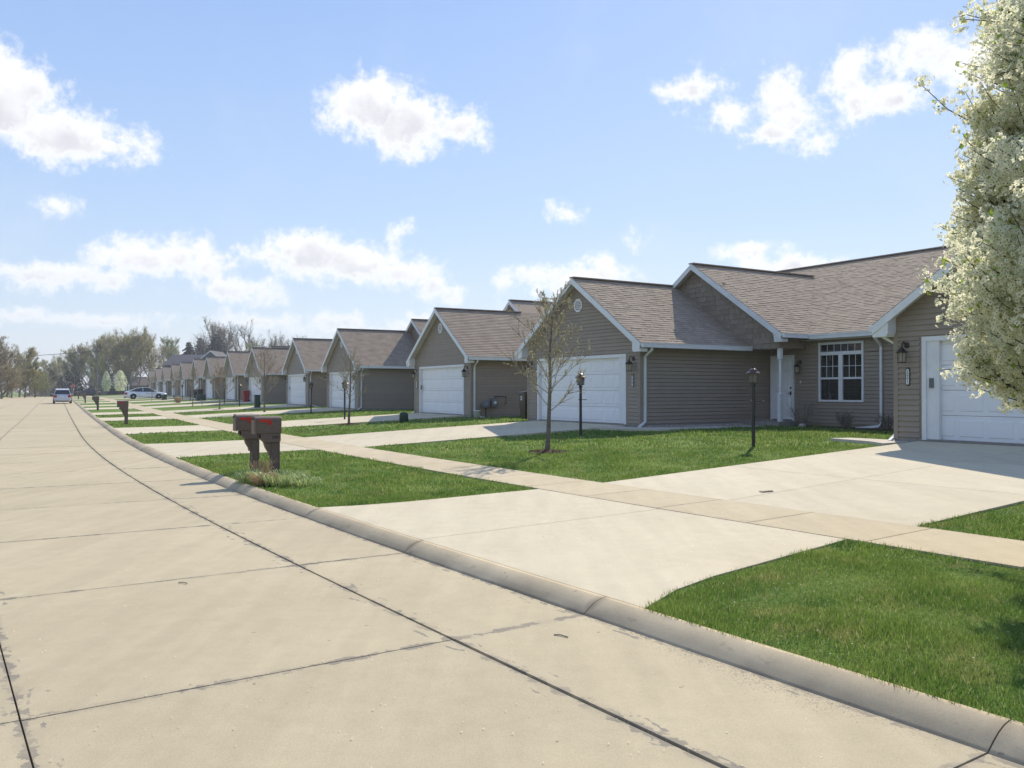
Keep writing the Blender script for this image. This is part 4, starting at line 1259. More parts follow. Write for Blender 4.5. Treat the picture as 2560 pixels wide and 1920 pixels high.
def mulch_ring(loc, rad, seed):
    r = random.Random(seed)
    mb = MB()
    c = Vector(loc)
    ring = [(c.x + rad * math.cos(k * math.pi / 9) * r.uniform(0.85, 1.1), c.y + rad * math.sin(k * math.pi / 9) * r.uniform(0.85, 1.1), c.z + 0.012) for k in range(18)]
    for k in range(18): mb.face([(c.x, c.y, c.z + 0.06), ring[k], ring[(k + 1) % 18]])
    o = kind(put('mulch', mb, 'mulch'), 'stuff')
    ch = MB()
    for _ in range(260):
        a, q = r.uniform(0, 6.283), rad * math.sqrt(r.random()) * 1.05
        p = Vector((c.x + q * math.cos(a), c.y + q * math.sin(a), c.z + 0.03 + 0.045 * (1 - q / rad)))
        u = Vector((r.uniform(-1, 1), r.uniform(-1, 1), r.uniform(-.3, .3))).normalized() * r.uniform(0.015, 0.04)
        w = u.cross(Vector((0, 0, 1))).normalized() * 0.008
        ch.s = r.random(); ch.face([p - u - w, p + u - w, p + u + w + Vector((0, 0, .01)), p - u + w + Vector((0, 0, .01))])
    kind(put('mulch_chips', ch, 'mulch_chip', o), 'stuff')
def yard_z(x, y): 
    s, n = to_sn(x, y); return float(z_yard(s, n))
def plant_young(x, y, seed, H, CR, tr, label, budn, bsz, bm='bud', lean=0.0, low=0.30, ring=True):
    t = thing('young_tree', label, 'tree', (x, y, yard_z(x, y)), 0, 'young trees on the front lawns')
    a, b, c = young_tree(seed, H, CR, tr, budn, bsz, lean, low)
    put('trunk', a, 'bark', t, True); put('branches', b, 'twig', t)
    if c.f: kind(put('buds', c, bm, t), 'stuff')
    if ring: mulch_ring((x, y, yard_z(x, y)), 0.42, seed)
    return t
plant_young(0.80, 19.45, 5, 3.8, 1.25, 0.055, 'young tree with pale opening buds in the lawn before the second garage', 6, 0.045, 'bud', 0.03, 0.28)
plant_young(-6.5, 34.2, 9, 3.05, 1.05, 0.05, 'small bare young tree with spreading twigs in front of the fourth garage', 2, 0.03, 'bud', 0.0, 0.34)
plant_young(-15.0, 52.0, 14, 4.0, 1.35, 0.06, 'taller young tree with reddish buds beside the green utility pedestal', 4, 0.05, 'bud_brown', 0.0, 0.30, False)
plant_young(-20.8, 61.0, 21, 3.1, 1.25, 0.05, 'young tree with brown buds and a slightly bent trunk on the far lawn', 5, 0.05, 'bud_brown', 0.07, 0.30)
plant_young(-26.6, 71.5, 33, 3.4, 0.8, 0.035, 'thin staked sapling held by a guy wire on the far lawn', 2, 0.05, 'bud_brown', 0.0, 0.35, False)
plant_young(-33.0, 84.0, 41, 3.3, 0.8, 0.03, 'thin sapling beside a dry grass tuft on the far lawn', 2, 0.06, 'bud_brown', 0.0, 0.35, False)
plant_young(-40.3, 96.0, 52, 3.0, 0.7, 0.03, 'slender sapling standing before the white sedan door', 1, 0.06, 'bud_brown', 0.0, 0.4, False)
# stake wire of the sapling
st = thing('tree_stake', 'short stake with a slanting guy wire beside the thin sapling', 'stake', (-25.5, 70.6, yard_z(-25.5, 70.6)))
m_ = MB(); m_.tube([(0, 0, -0.1), (0, 0, 0.45)], 0.02, 5); put('stake', m_, 'wood_pole', st)
m_ = MB(); m_.tube([(0, 0, 0.4), (-1.05, 0.85, 1.75)], 0.008, 4); put('guy_wire', m_, 'galvanized', st)

# the blossoming pear by the near drive
def pear_tree(x, y, z):
    r = random.Random(77)
    t = thing('pear_tree', 'tall pear tree covered in white blossom at the edge of the near driveway', 'tree', (x, y, z))
    zs = [0.2, 1.2, 1.53, 1.82, 2.14, 2.55, 3.0, 3.3, 3.57, 3.98, 4.41, 5.03, 5.5, 6.2, 7.0, 7.8]
    rs = [0.1, 2.0, 2.74, 3.12, 3.20, 3.34, 3.42, 3.30, 3.17, 3.19, 3.16, 2.95, 2.80, 2.4, 1.6, 0.3]
    env = lambda zz: float(np.interp(zz + z, zs, rs))
    trunk, br = MB(), MB()
    tp = path(r, (0, 0, -0.1), (0, 0, 1), 7.3, 14, 0.03, 0.1)
    trunk.tube(tp, [0.15 * (1 - i / 15.5) + 0.01 for i in range(15)], 10)
    pts, leafp = [], []
    NLIMB = 130
    for i in range(NLIMB):
        tgt_z = 1.25 + (i + 0.5) / NLIMB * 6.2 - z * 0
        a = i * 2.39996 + r.uniform(-.25, .25)
        if i % 5 < 3: a = 2.69 + r.uniform(-0.75, 0.75)          # more wood on the street side
        R_ = env(tgt_z) * r.uniform(0.86, 1.03)
        tgt = Vector((math.cos(a) * R_, math.sin(a) * R_, tgt_z))
        f = max(0.10, min(0.9, (tgt_z - R_ * r.uniform(0.35, 0.7)) / 7.3 + 0.04))
        p, _ = at_path(tp, f)
        n = 8; lp = []
        for k in range(n + 1):
            q = p.lerp(tgt, k / n); q.z -= 0.22 * math.sin(math.pi * k / n) * R_ * 0.35
            lp.append(q + rv(r) * 0.08 * (1 if 0 < k < n else 0))
        lr = 0.034 * r.uniform(.7, 1.1)
        br.tube(lp, [lr * (1 - k / (n + 1.2)) + 0.005 for k in range(n + 1)], 5)
        out = Vector((math.cos(a), math.sin(a), 0.45))
        for j in range(36 if math.cos(a - 2.69) > 0.55 else 5):
            q, qd = at_path(lp, r.uniform(0.5, 1.0))
            sd = (qd * 0.8 + out * 0.4 + rv(r) * 0.75).normalized()
            sp = path(r, q, sd, r.uniform(0.25, 0.75), 4, 0.16, 0.07)
            lim = env(sp[-1].z) * 1.03
            if math.hypot(sp[-1].x, sp[-1].y) > lim and r.random() < 0.85: continue
            br.tube(sp, [0.007, 0.006, 0.005, 0.004, 0.0025], 4)
            wq = Vector((x, y, z)) + sp[2]
            m = 9 if wq.x / max(wq.y, .3) < 0.63 else 1
            for k in range(m):
                b, _ = at_path(sp, (k + r.random()) / m)
                pts.append(b + rv(r) * 0.07)
                if r.random() < 0.75: leafp.append(b + rv(r) * 0.06)
        for e_ in (0.93, 0.97, 1.0, 1.0):
            pts.append(at_path(lp, e_)[0] + rv(r) * 0.05)
    put('trunk', trunk, 'bark_pear', t, True); put('branches', br, 'bark_pear', t)
    # blossom clusters: domes of five-petalled flowers
    def cluster(seed, nf):
        q = random.Random(seed); mb = MB()
        for k in range(nf):
            d = (rv(q) + Vector((0, 0, 0.15))).normalized()
            c = d * q.uniform(0.032, 0.066)
            u = d.cross(rv(q)).normalized(); w = d.cross(u)
            mb.m = 0
            for j in range(5):
                a = j * 1.2566 + q.uniform(-.12, .12); b = a + 0.55; e = a - 0.55
                R_ = 0.0172
                mb.s = q.random()
                mb.face([c, c + (u * math.cos(e) + w * math.sin(e)) * R_ * .75 + d * .003, c + (u * math.cos(a) + w * math.sin(a)) * R_ * 1.1 + d * .006, c + (u * math.cos(b) + w * math.sin(b)) * R_ * .75 + d * .003])
            mb.m = 1
            mb.face([c + d * .006 + u * .0045, c + d * .006 + w * .0045, c + d * .006 - u * .0045, c + d * .006 - w * .0045])
        return mb
    var = [cluster(900 + k, 13) for k in range(6)]
    vm = [m_.mesh('blossom', ['petal', 'anther']) for m_ in var]
    o = Vector((x, y, z)); camv = Vector(cam.location)
    def key(p):
        wp = o + p; u = (wp.x / wp.y) if wp.y > 0.3 else 9
        return (wp - camv).length + (50 if u > 0.605 else 0)
    pts.sort(key=key)
    rest_v, rest_f, rest_m, rest_s = [], [], [], []
    nv = 0
    arr = [(np.array(m_.v), m_.f, m_.mi, m_.sh) for m_ in var]
    for i, p in enumerate(pts):
        k = r.randrange(6); R3 = Matrix.Rotation(r.uniform(0, 6.28), 3, 'Z') @ Matrix.Rotation(r.uniform(-1.2, 1.2), 3, 'X'); sc = r.uniform(1.0, 1.4)
        if i < 300:
            b = link('blossom', vm[k], t); b.matrix_local = Matrix.Translation(p) @ R3.to_4x4() @ Matrix.Scale(sc, 4)
        else:
            v, f, mi, sh = arr[k]
            rest_v.append(v @ np.array(R3).T * sc + np.array(p))
            rest_f.append((k, nv)); nv += len(v)
    V = np.concatenate(rest_v).astype(np.float32)
    fa = [np.array(a[1], dtype=np.int32) for a in arr]; fm = [np.array(a[2], dtype=np.int32) for a in arr]; fs = [np.array(a[3], dtype=np.float32) for a in arr]
    F = np.concatenate([fa[k] + off for k, off in rest_f]); FM = np.concatenate([fm[k] for k, _ in rest_f]); FS = np.concatenate([fs[k] for k, _ in rest_f])
    me = bpy.data.meshes.new('blossom'); me.vertices.add(len(V)); me.vertices.foreach_set('co', V.ravel())
    me.loops.add(F.size); me.loops.foreach_set('vertex_index', F.ravel())
    me.polygons.add(len(F)); me.polygons.foreach_set('loop_start', np.arange(len(F), dtype=np.int32) * 4); me.polygons.foreach_set('material_index', FM)
    a_ = me.attributes.new('shade', 'FLOAT', 'FACE'); a_.data.foreach_set('value', FS)
    me.materials.append(MATS['petal']); me.materials.append(MATS['anther']); me.update()
    kind(link('blossom', me, t), 'stuff')
    lf = MB()
    for p in leafp:
        d = (rv(r) + Vector((0, 0, .4))).normalized(); u = d.cross(rv(r)).normalized()
        L = r.uniform(0.03, 0.065); w = L * 0.36
        lf.s = r.random()
        nrm = u.cross(d) * w * .35
        lf.face([p, p + d * L * .5 + u * w + nrm, p + d * L, ]); lf.face([p, p + d * L, p + d * L * .5 - u * w + nrm])
    kind(put('leaves', lf, 'pear_leaf', t), 'stuff')
pear_tree(6.9, 6.25, 0.20)

# ------------------------------------------------------------------ far trees
def big_tree(seed, H, CR, leaf, lsz, nleaf, spread=0.75, low=0.22, stems=1, limbs=12):
    r = random.Random(seed); wood, lf = MB(), MB()
    for sidx in range(stems):
        a0 = sidx * 2.1 + r.uniform(0, 1)
        lean = 0.0 if stems == 1 else 0.38
        tp = path(r, (math.cos(a0) * 0.25 * (stems > 1), math.sin(a0) * .25 * (stems > 1), -0.2), (math.cos(a0) * lean, math.sin(a0) * lean, 1), H * (0.82 if stems == 1 else 0.72), 9, 0.09, 0.1)
        tr = H * 0.022 / (stems ** 0.4)
        wood.tube(tp, [tr * (1 - i / 10.5) for i in range(10)], 6)
        for i in range(limbs):
            f = low + (0.98 - low) * i / (limbs - 1)
            p, d = at_path(tp, f); a = i * 2.4 + r.uniform(-.5, .5)
            rel = (f - low) / (1 - low)
            L = CR * (1.15 - 0.6 * rel ** 1.6) * r.uniform(0.8, 1.1)
            lp = path(r, p, (math.cos(a) * spread, math.sin(a) * spread, 0.75), L, 6, 0.16, 0.07)
            wood.tube(lp, [tr * 0.42 * (1 - k / 7) + 0.012 for k in range(7)], 4)
            for j in range(11):
                q, qd = at_path(lp, r.uniform(0.25, 1)); sd = (qd + rv(r) * 0.7 + Vector((0, 0, .2))).normalized()
                sp = path(r, q, sd, L * r.uniform(.25, .5), 4, 0.17, 0.05)
                wood.tube(sp, [0.04, 0.034, 0.027, 0.02, 0.012], 3)
                for k in range(4):
                    q2, d2 = at_path(sp, r.uniform(.2, 1)); s3 = path(r, q2, (d2 + rv(r) * .8).normalized(), L * r.uniform(.12, .26), 3, 0.2, 0.04)
                    wood.tube(s3, [0.018, 0.014, 0.011, 0.008], 3)
                    for _ in range(nleaf): leaf_quad(lf, r, at_path(s3, r.random())[0] + rv(r) * 0.25, lsz)
    return wood.mesh('trunk', 'far_twig'), (lf.mesh('crown', leaf) if lf.f else None)
FT = {
    'olive': [big_tree(101, 12, 4.6, 'bud_olive', 0.20, 15, 0.75, 0.14, 1, 15), big_tree(102, 12, 5.0, 'bud_olive', 0.20, 14, 0.85, 0.14, 2)],
    'multi': [big_tree(103, 14, 5.6, 'bud_olive', 0.20, 13, 0.85, 0.22, 4, 11)],
    'brown': [big_tree(104, 12, 4.8, 'bud_brown', 0.22, 14, 0.75, 0.12, 1, 15), big_tree(105, 12, 4.6, 'bud_brown', 0.22, 12, 0.75, 0.12, 2)],
    'green': [big_tree(106, 12, 3.8, 'bud_green', 0.20, 15, 0.65, 0.05, 1, 15), big_tree(107, 12, 4.2, 'bud_green', 0.22, 8, 0.65, 0.10, 1, 14)],
    'bare': [big_tree(108, 14, 5.2, 'bud_brown', 0.16, 3, 0.6, 0.2, 3, 12), big_tree(109, 14, 5.4, 'bud_brown', 0.16, 4, 0.7, 0.2, 2, 12)],
}
FH = {'olive': 12 * .95, 'multi': 14 * .92, 'brown': 12 * .95, 'green': 12 * .95, 'bare': 14 * .95}
FLAB = {'olive': 'tree hazed in olive spring buds', 'multi': 'broad many-stemmed tree with dark trunks and olive buds', 'brown': 'tree with brownish budding crown', 'green': 'tree with fresh yellow-green leaves', 'bare': 'tall bare tree with fine grey twigs'}
def far_tree(kindn, v, pxx, ytop, Y, label, wf=1.0, zb=0.0, group='trees at the end of the street'):
    X = (pxx - 1280) / 2145 * Y
    H = 1.67 + (977 - ytop) / 2145 * Y - zb
    tm, cm_ = FT[kindn][v]
    t = thing('tree', label, 'tree', (X, Y, zb), rnd.uniform(0, 6.28), group)
    k = H / FH[kindn] / 1.02
    t.scale = (k * wf, k * wf, k)
    link('trunk', tm, t)
    if cm_: kind(link('crown', cm_, t), 'stuff')
    return t
LW = 'on the left of the road'
far_tree('brown', 0, -20, 845, 150, 'tallest brown budding tree of the grove left of the road', 1.1)
far_tree('brown', 1, 14, 858, 165, 'brown budding tree second in the grove left of the road', 1.0)
far_tree('olive', 0, 48, 872, 178, 'olive budding tree near the road end of the left grove')
far_tree('brown', 0, 74, 890, 190, 'smaller brown tree beside the yellow-green tree left of the road', .9)
far_tree('green', 0, 88, 898, 172, 'yellow-green leafy tree at the right end of the left grove', 1.15)
far_tree('olive', 1, -60, 850, 185, 'olive tree at the outer edge of the left grove')
far_tree('green', 1, 30, 915, 160, 'low green tree under the brown trees left of the road', 1.3)
far_tree('brown', 1, 2, 900, 140, 'low brown tree at the near side of the left grove', 1.5)
far_tree('olive', 0, 62, 925, 168, 'low olive tree filling the middle of the left grove', 1.6)
far_tree('green', 0, 102, 925, 205, 'small yellow-green tree beside the left stop sign', 1.3)
far_tree('brown', 1, 108, 915, 235, 'reddish brown low tree closing the road end', 1.2)
far_tree('olive', 0, 128, 902, 290, 'distant hazy tree in the gap over the road, first of three', 1.0)
far_tree('green', 1, 148, 898, 300, 'distant hazy tree in the gap over the road, middle of three', 1.0)
far_tree('olive', 1, 168, 890, 280, 'distant hazy tree in the gap over the road, nearest the pole', 1.0)
far_tree('olive', 0, 186, 872, 238, 'olive tree above the stop sign')
far_tree('olive', 1, 214, 858, 244, 'olive tree left of the utility pole')
far_tree('green', 1, 236, 880, 226, 'green tree behind the utility pole')
far_tree('olive', 0, 264, 843, 246, 'olive tree behind the white blossom trees')
far_tree('multi', 0, 335, 826, 222, 'broad many-stemmed budding tree, dark trunks, right of the utility pole', 1.05)
far_tree('olive', 1, 300, 838, 250, 'tall olive tree behind the many-stemmed tree', 1.1)
far_tree('olive', 0, 378, 846, 250, 'olive tree between the many-stemmed tree and the blue house')
far_tree('green', 1, 412, 848, 262, 'light green thin tree left of the spruces', .8)
far_tree('green', 1, 436, 850, 270, 'light green thin tree just left of the lowest spruce', .8)
far_tree('bare', 0, 530, 790, 262, 'tallest bare tree rising behind the spruces', .95)
far_tree('bare', 1, 596, 800, 268, 'bare rounded tree just right of the tallest bare tree', .85)
far_tree('bare', 0, 668, 832, 255, 'bare tree above the sixth garage roof', .9)
far_tree('bare', 1, 716, 826, 262, 'bare tree beside the ridge of the fifth garage', .9)
far_tree('green', 1, 634, 860, 250, 'pale leafing tree between the bare trees', .9)
far_tree('bare', 1, 756, 838, 270, 'bare tree half hidden by the fifth garage roof', .9)
far_tree('brown', 0, -110, 830, 160, 'brown tree standing left beyond the picture edge', 1.1)
# red-brown bushes at the road end
def bush(seed, rad, h, m, n, lsz):
    r = random.Random(seed); mb = MB(); w = MB()
    for _ in range(n):
        a, q = r.uniform(0, 6.283), math.sqrt(r.random())
        zz = h * (1 - q * q * 0.9) * r.uniform(0.1, 1.0)
        leaf_quad(mb, r, Vector((rad * q * math.cos(a), rad * q * math.sin(a), zz)), lsz)
    for _ in range(24):
        a = r.uniform(0, 6.283); q = r.uniform(.2, .9)
        w.tube(path(r, (0.1 * math.cos(a), .1 * math.sin(a), 0), (q * rad * math.cos(a), q * rad * math.sin(a), h), h * 1.0, 4, 0.1), 0.012, 3)
    return mb, w
def put_bush(name, label, loc, seed, rad, h, m, n, lsz, group=None, zrot=0):
    t = thing(name, label, 'bush', loc, 0, group)
    a, b = bush(seed, rad, h, m, n, lsz)
    kind(put('foliage', a, m, t), 'stuff'); put('stems', b, 'far_twig', t)
    return t
put_bush('bush', 'red-brown bush at the end of the road', (-121, 222, 0), 1, 4.5, 5.2, 'bud_brown', 1500, 0.4)
put_bush('bush', 'dark evergreen bush at the road end behind the stop sign', (-116, 226, 0), 2, 5.0, 7.0, 'needle', 2600, 0.5)
put_bush('bush', 'dark green hedge bush under the left white blossom tree', (-99.0, 214, 0.3), 3, 2.2, 2.4, 'needle', 900, 0.35)
put_bush('bush', 'dark green hedge bush under the right white blossom tree', (-94.5, 212, 0.3), 4, 3.0, 2.6, 'needle', 1300, 0.35)
for (pxx, yt, Y, wd, lab) in ((266, 930, 208, 1.15, 'slim white blossom tree beside the utility pole'), (300, 927, 206, 1.7, 'rounder white blossom tree left of the many-stemmed tree')):
    X = (pxx - 1280) / 2145 * Y
    t = thing('blossom_tree', lab, 'tree', (X, Y, 0.3), 0, 'white blossom trees by the cross street')
    r = random.Random(pxx); H = 1.4 + (977 - yt) / 2145 * Y
    w, c = MB(), MB()
    tp = path(r, (0, 0, -.2), (0, 0, 1), H * .9, 6, .04, .1); w.tube(tp, [.1 * (1 - k / 7.5) for k in range(7)], 6)
    for k in range(1500):
        zz = r.uniform(0.22, 1.0); q = math.sin(math.pi * min(1, (zz - .16) / .86) ** 0.8) ** .7 * wd * math.sqrt(r.random()); a = r.uniform(0, 6.283)
        if (int(a * 3) + int(zz * 9)) % 4 == 0 and q > wd * .6: continue
        leaf_quad(c, r, Vector((q * math.cos(a), q * math.sin(a), zz * H)), 0.34)
    for k in range(14):
        p, _ = at_path(tp, r.uniform(.2, .9)); a = r.uniform(0, 6.283); w.tube(path(r, p, (math.cos(a), math.sin(a), 1.2), wd * .9, 4, .1, .05), .02, 4)
    put('trunk', w, 'bark', t); kind(put('crown', c, 'blossom_far', t), 'stuff')
def spruce(seed, H, rad):
    r = random.Random(seed); w, f = MB(), MB()
    w.tube([(0, 0, -.2), (0, 0, H)], [H * .016, .02], 6)
    lv = 26
    for i in range(lv):
        zz = H * (0.06 + 0.92 * i / lv); R_ = rad * (1 - i / lv) ** 0.72 + 0.15
        nb = 14 + int(11 * (1 - i / lv))
        for k in range(nb):
            a = r.uniform(0, 6.283); L = R_ * r.uniform(.75, 1.12)
            tip = Vector((math.cos(a) * L, math.sin(a) * L, zz - L * .30 + r.uniform(-.1, .2))); b = Vector((0, 0, zz + .1)); side = Vector((-math.sin(a), math.cos(a), 0))
            w.tube([b, b.lerp(tip, .95)], [.03, .01], 3, False)
            for j in range(9):
                q = b.lerp(tip, (j + .8) / 9.3); sgn = 1 if j % 2 else -1
                e = q + side * sgn * L * .34 * (1 - j / 12) + Vector((math.cos(a), math.sin(a), -.35)) * L * .12
                f.s = r.random(); f.face([q, q + Vector((0, 0, .16)) + (e - q) * .3, e, q - Vector((0, 0, .45)) + (e - q) * .4])
    return w, f
for (pxx, yt, Y, rad, lab) in ((472, 849, 262, 6.0, 'lowest dark spruce, left of the three'), (500, 838, 266, 5.6, 'middle dark spruce with a narrow tip'), (540, 827, 258, 7.0, 'tallest dark spruce behind the blue house gable')):
    X = (pxx - 1280) / 2145 * Y; H = 1.67 + (977 - yt) / 2145 * Y
    t = thing('spruce_tree', lab, 'tree', (X, Y, 0), 0, 'spruces behind the blue house')
    w, f = spruce(pxx, H, rad); put('trunk', w, 'far_twig', t); kind(put('crown', f, 'needle', t), 'stuff')

# ------------------------------------------------------------------ street furniture
def mailbox(s, n, label, num=None, flag=True, flagm='flag_red'):
    x, y = sn(s, n)
    t = thing('mailbox', label, 'mailbox', (float(x), float(y), float(z_yard(s, n))), facing(s), 'taupe kerbside mailboxes')
    mb = MB()
    h = 0.0625
    mb.box(-h, h, -h, h, -0.1, 0.70)
    for k in (-1, 1):
        mb.box(-h - 0.006, h + 0.006, k * h - 0.012, k * h + 0.012, -0.1, 0.70) if False else None
    for a in (-1, 1):
        for b in (-1, 1): mb.box(a * h - .011, a * h + .011, b * h - .011, b * h + .011, -0.1, 0.702)
    put('post', mb, 'mailbox_taupe', t)
    mb = MB()       # bracket under the box, street side of the post
    pr = [(-h - .001, 0.66), (-h - .001, 0.38), (-h - .05, 0.40), (-h - .06, 0.46), (-h - .11, 0.54), (-h - .15, 0.66)]
    mb.hexa([(-0.055, a, b) for a, b in pr], [(0.055, a, b) for a, b in pr]); put('bracket', mb, 'mailbox_taupe', t)
    def arch(w, z0, zs, zt):
        out = [(-w, z0), (w, z0)]
        for k in range(11):
            a = math.pi * k / 10
            out.append((w * math.cos(a), zs + (zt - zs) * math.sin(a) ** 0.8))
        return out
    mb = MB()
    A = arch(0.118, 0.80, 1.03, 1.105)
    mb.hexa([(a, 0.09, b) for a, b in A], [(a, -0.36, b) for a, b in A])
    put('box', mb, 'mailbox_taupe', t, bevel=0.006)
    mb = MB()       # newspaper compartment, solid; a dark block stands in for its shadowed opening
    pr = [(0.08, 0.799), (0.08, 0.66), (0.06, 0.635), (-0.19, 0.635), (-0.27, 0.70), (-0.285, 0.799)]
    mb.hexa([(-0.105, a, b) for a, b in pr], [(0.105, a, b) for a, b in pr]); put('paper_box', mb, 'mailbox_taupe', t, bevel=0.005)
    mb = MB(); mb.hexa([(-0.08, -0.262, 0.715), (0.08, -0.262, 0.715), (0.08, -0.275, 0.785), (-0.08, -0.275, 0.785)], [(-0.08, -0.295, 0.715), (0.08, -0.295, 0.715), (0.08, -0.305, 0.785), (-0.08, -0.305, 0.785)])
    put('slot_shade', mb, 'mailbox_dark', t)
    mb = MB(); A = arch(0.126, 0.79, 1.035, 1.117)
    mb.hexa([(a, -0.361, b) for a, b in A], [(a, -0.388, b) for a, b in A]); d = put('door', mb, 'mailbox_taupe', t, bevel=0.005)
    mb = MB(); A = arch(0.085, 0.83, 1.02, 1.07); mb.hexa([(a, -0.3885, b) for a, b in A], [(a, -0.393, b) for a, b in A]); put('door_panel', mb, 'mailbox_taupe', d)
    mb = MB(); mb.box(-0.03, 0.03, -0.41, -0.394, 1.045, 1.075); put('handle', mb, 'mailbox_dark', d)
    if flag:
        mb = MB(); mb.box(0.119, 0.127, -0.315, -0.10, 1.005, 1.05); mb.box(0.119, 0.1275, -0.16, -0.095, 0.955, 1.004)
        put('flag', mb, flagm, t)
    if num:
        text(num, 0.075, t, (0.1065, -0.01, 0.725), (R(90), 0, R(90)))
    return t
mailbox(11.35, 0.95, 'right mailbox of the nearest pair, dark number on its paper box, red flag', '2001')
mailbox(12.72, 0.95, 'left mailbox of the nearest pair, half behind its neighbour, dry grass at its post')
mailbox(to_sn(-18.0, 40.0)[0], 0.95, 'single mailbox with a red flag, next beyond the nearest pair')
mailbox(to_sn(-31.7, 66.0)[0], 0.9, 'third mailbox away along the curb, before the utility pole', None, False)
mailbox(to_sn(-46.8, 94.0)[0], 0.9, 'fourth mailbox away along the curb, right of the silver car', None, False)
mailbox(to_sn(-62.0, 122.0)[0], 0.9, 'farthest mailbox along the curb, touching the silver car roof', None, False)

def tuft(name, label, x, y, n, h, spread, m, seed, w=0.009, droop=0.6, rad=0.1):
    r = random.Random(seed); mb = MB()
    for _ in range(n):
        a = r.uniform(0, 6.283); q = rad * math.sqrt(r.random()); b = a + r.uniform(-.6, .6)
        p = Vector((q * math.cos(a), q * math.sin(a), 0)); L = h * r.uniform(0.55, 1.15); sp = spread * r.uniform(.2, 1.1)
        d = Vector((math.cos(b), math.sin(b), 0)); sd = Vector((-math.sin(b), math.cos(b), 0)) * w * r.uniform(.6, 1.2)
        k1 = p + d * sp * .35 + Vector((0, 0, L * .6)); k2 = p + d * sp * .75 + Vector((0, 0, L * .95)); k3 = p + d * sp * 1.05 + Vector((0, 0, L * (1 - droop * .5)))
        mb.s = r.random()
        mb.face([p - sd, p + sd, k1 + sd, k1 - sd]); mb.face([k1 - sd, k1 + sd, k2 + sd * .7, k2 - sd * .7]); mb.face([k2 - sd * .7, k2 + sd * .7, k3])
    o = put(name, mb, m, None, loc=(x, y, yard_z(x, y)))
    return tag(o, label, 'plant', 'ornamental grasses round the mailboxes')
tuft('ornamental_grass', 'large clump of cream striped grass right of the near mailbox post', -3.86, 14.45, 420, 0.20, 0.22, 'variegated', 1, 0.007, .7, 0.36)
tuft('ornamental_grass', 'striped grass clump trailing furthest right onto the lawn', -3.45, 14.2, 160, 0.14, 0.18, 'variegated', 2, 0.007, .7, 0.24)
tuft('ornamental_grass', 'tall dry straw tuft between the two near mailbox posts', -4.45, 15.2, 130, 0.34, 0.20, 'straw', 3, 0.005, .5, 0.12)
tuft('ornamental_grass', 'small striped clump at the curb before the left near mailbox', -4.55, 14.70, 170, 0.22, 0.22, 'variegated', 4, 0.008, .7, 0.16)
tuft('ornamental_grass', 'low straw clump drooping over the curb edge', -4.15, 14.35, 150, 0.20, 0.25, 'straw', 5, 0.006, .9, 0.16)
mb = MB()
for k in range(16):
    a = k * math.pi / 8
    mb.v.append((-4.25 + 0.95 * math.cos(a) * 0.62 + .2 * math.sin(a), 14.75 + 0.8 * math.sin(a), 0.0))
pts = [(p[0], p[1], yard_z(p[0], p[1]) + 0.012) for p in mb.v]; mb = MB()
for k in range(16): mb.face([(-4.25, 14.75, yard_z(-4.25, 14.75) + .03), pts[k], pts[(k + 1) % 16]])
kind(put('mulch', mb, 'mulch'), 'stuff')
r = random.Random(8)
for k, (x, y, sc, lab) in enumerate(((-4.95, 15.15, .10, 'pale edging stone at the curb left of the mailboxes'), (-5.1, 15.4, .07, 'small edging stone at the curb left of the mailboxes'))):
    mb = MB(); mb.lathe([(0, -.3), (.8, -.2), (1, .1), (.7, .5), (0, .6)], 9)
    mb.v = [(a * sc * r.uniform(.85, 1.2), b * sc * r.uniform(.7, 1.0), c * sc) for a, b, c in mb.v]
    tag(put('stone', mb, 'stone', None, True, loc=(x, y, yard_z(x, y) + .02)), lab, 'stone')

def lamp_post(x, y, label, detailed=True):
    z = yard_z(x, y)
    t = thing('lamp_post', label, 'lamp post', (x, y, z), facing(to_sn(x, y)[0]), 'black lamp posts on the front lawns')
    mb = MB(); mb.lathe([(0, -.2), (.040, -.2), (.040, 1.36), (.052, 1.365), (.052, 1.42), (0, 1.425)], 12); put('post', mb, 'black_metal', t)
    mb = MB(); mb.tube([(-0.07, 0, 1.02), (0.28, 0, 1.02)], .011, 6)
    for q in (-0.07, 0.28): mb.lathe([(0, -.02), (.018, -.01), (.018, .01), (0, .02)], 8, (q, 0, 1.02))
    put('ladder_rest', mb, 'black_metal', t)
    mb = MB()
    mb.lathe([(0, 1.425), (.10, 1.43), (.11, 1.445), (0, 1.45)], 12)
    for k in range(6):
        a = k * math.pi / 3
        mb.tube([(.100 * math.cos(a), .100 * math.sin(a), 1.44), (.115 * math.cos(a), .115 * math.sin(a), 1.64)], .007, 4)
    mb.lathe([(.05, 1.64), (.16, 1.635), (.165, 1.65), (.10, 1.70), (.095, 1.715), (.075, 1.74), (.03, 1.765), (.012, 1.775), (.02, 1.79), (.006, 1.83), (0, 1.85)], 14)
    hd = put('lantern', mb, 'lantern_copper', t)
    mb = MB(); mb.lathe([(.090, 1.447), (.105, 1.637)], 6); put('lamp_glass', mb, 'clear_glass', hd)
    return t
lamp_post(5.40, 19.2, 'tall black lamp post on the lawn before the entry court')
lamp_post(1.95, 24.4, 'black lamp post standing before the second garage door')
for (pxx, Y, lab) in ((861.8, 38.5, 'black lamp post before the fourth garage, left of the bare young tree'), (777.7, 49.5, 'black lamp post between the fourth and fifth garages'),
                      (599, 68, 'black lamp post beside the red cart'), (561, 74, 'black lamp post close behind the bent young tree'), (475.6, 92, 'black lamp post left of the dark carts'), (456, 97, 'black lamp post before the ninth garage'), (435, 106, 'farthest black lamp post, right of the white sedan')):
    lamp_post((pxx - 1280) / 2145 * Y, Y, lab)

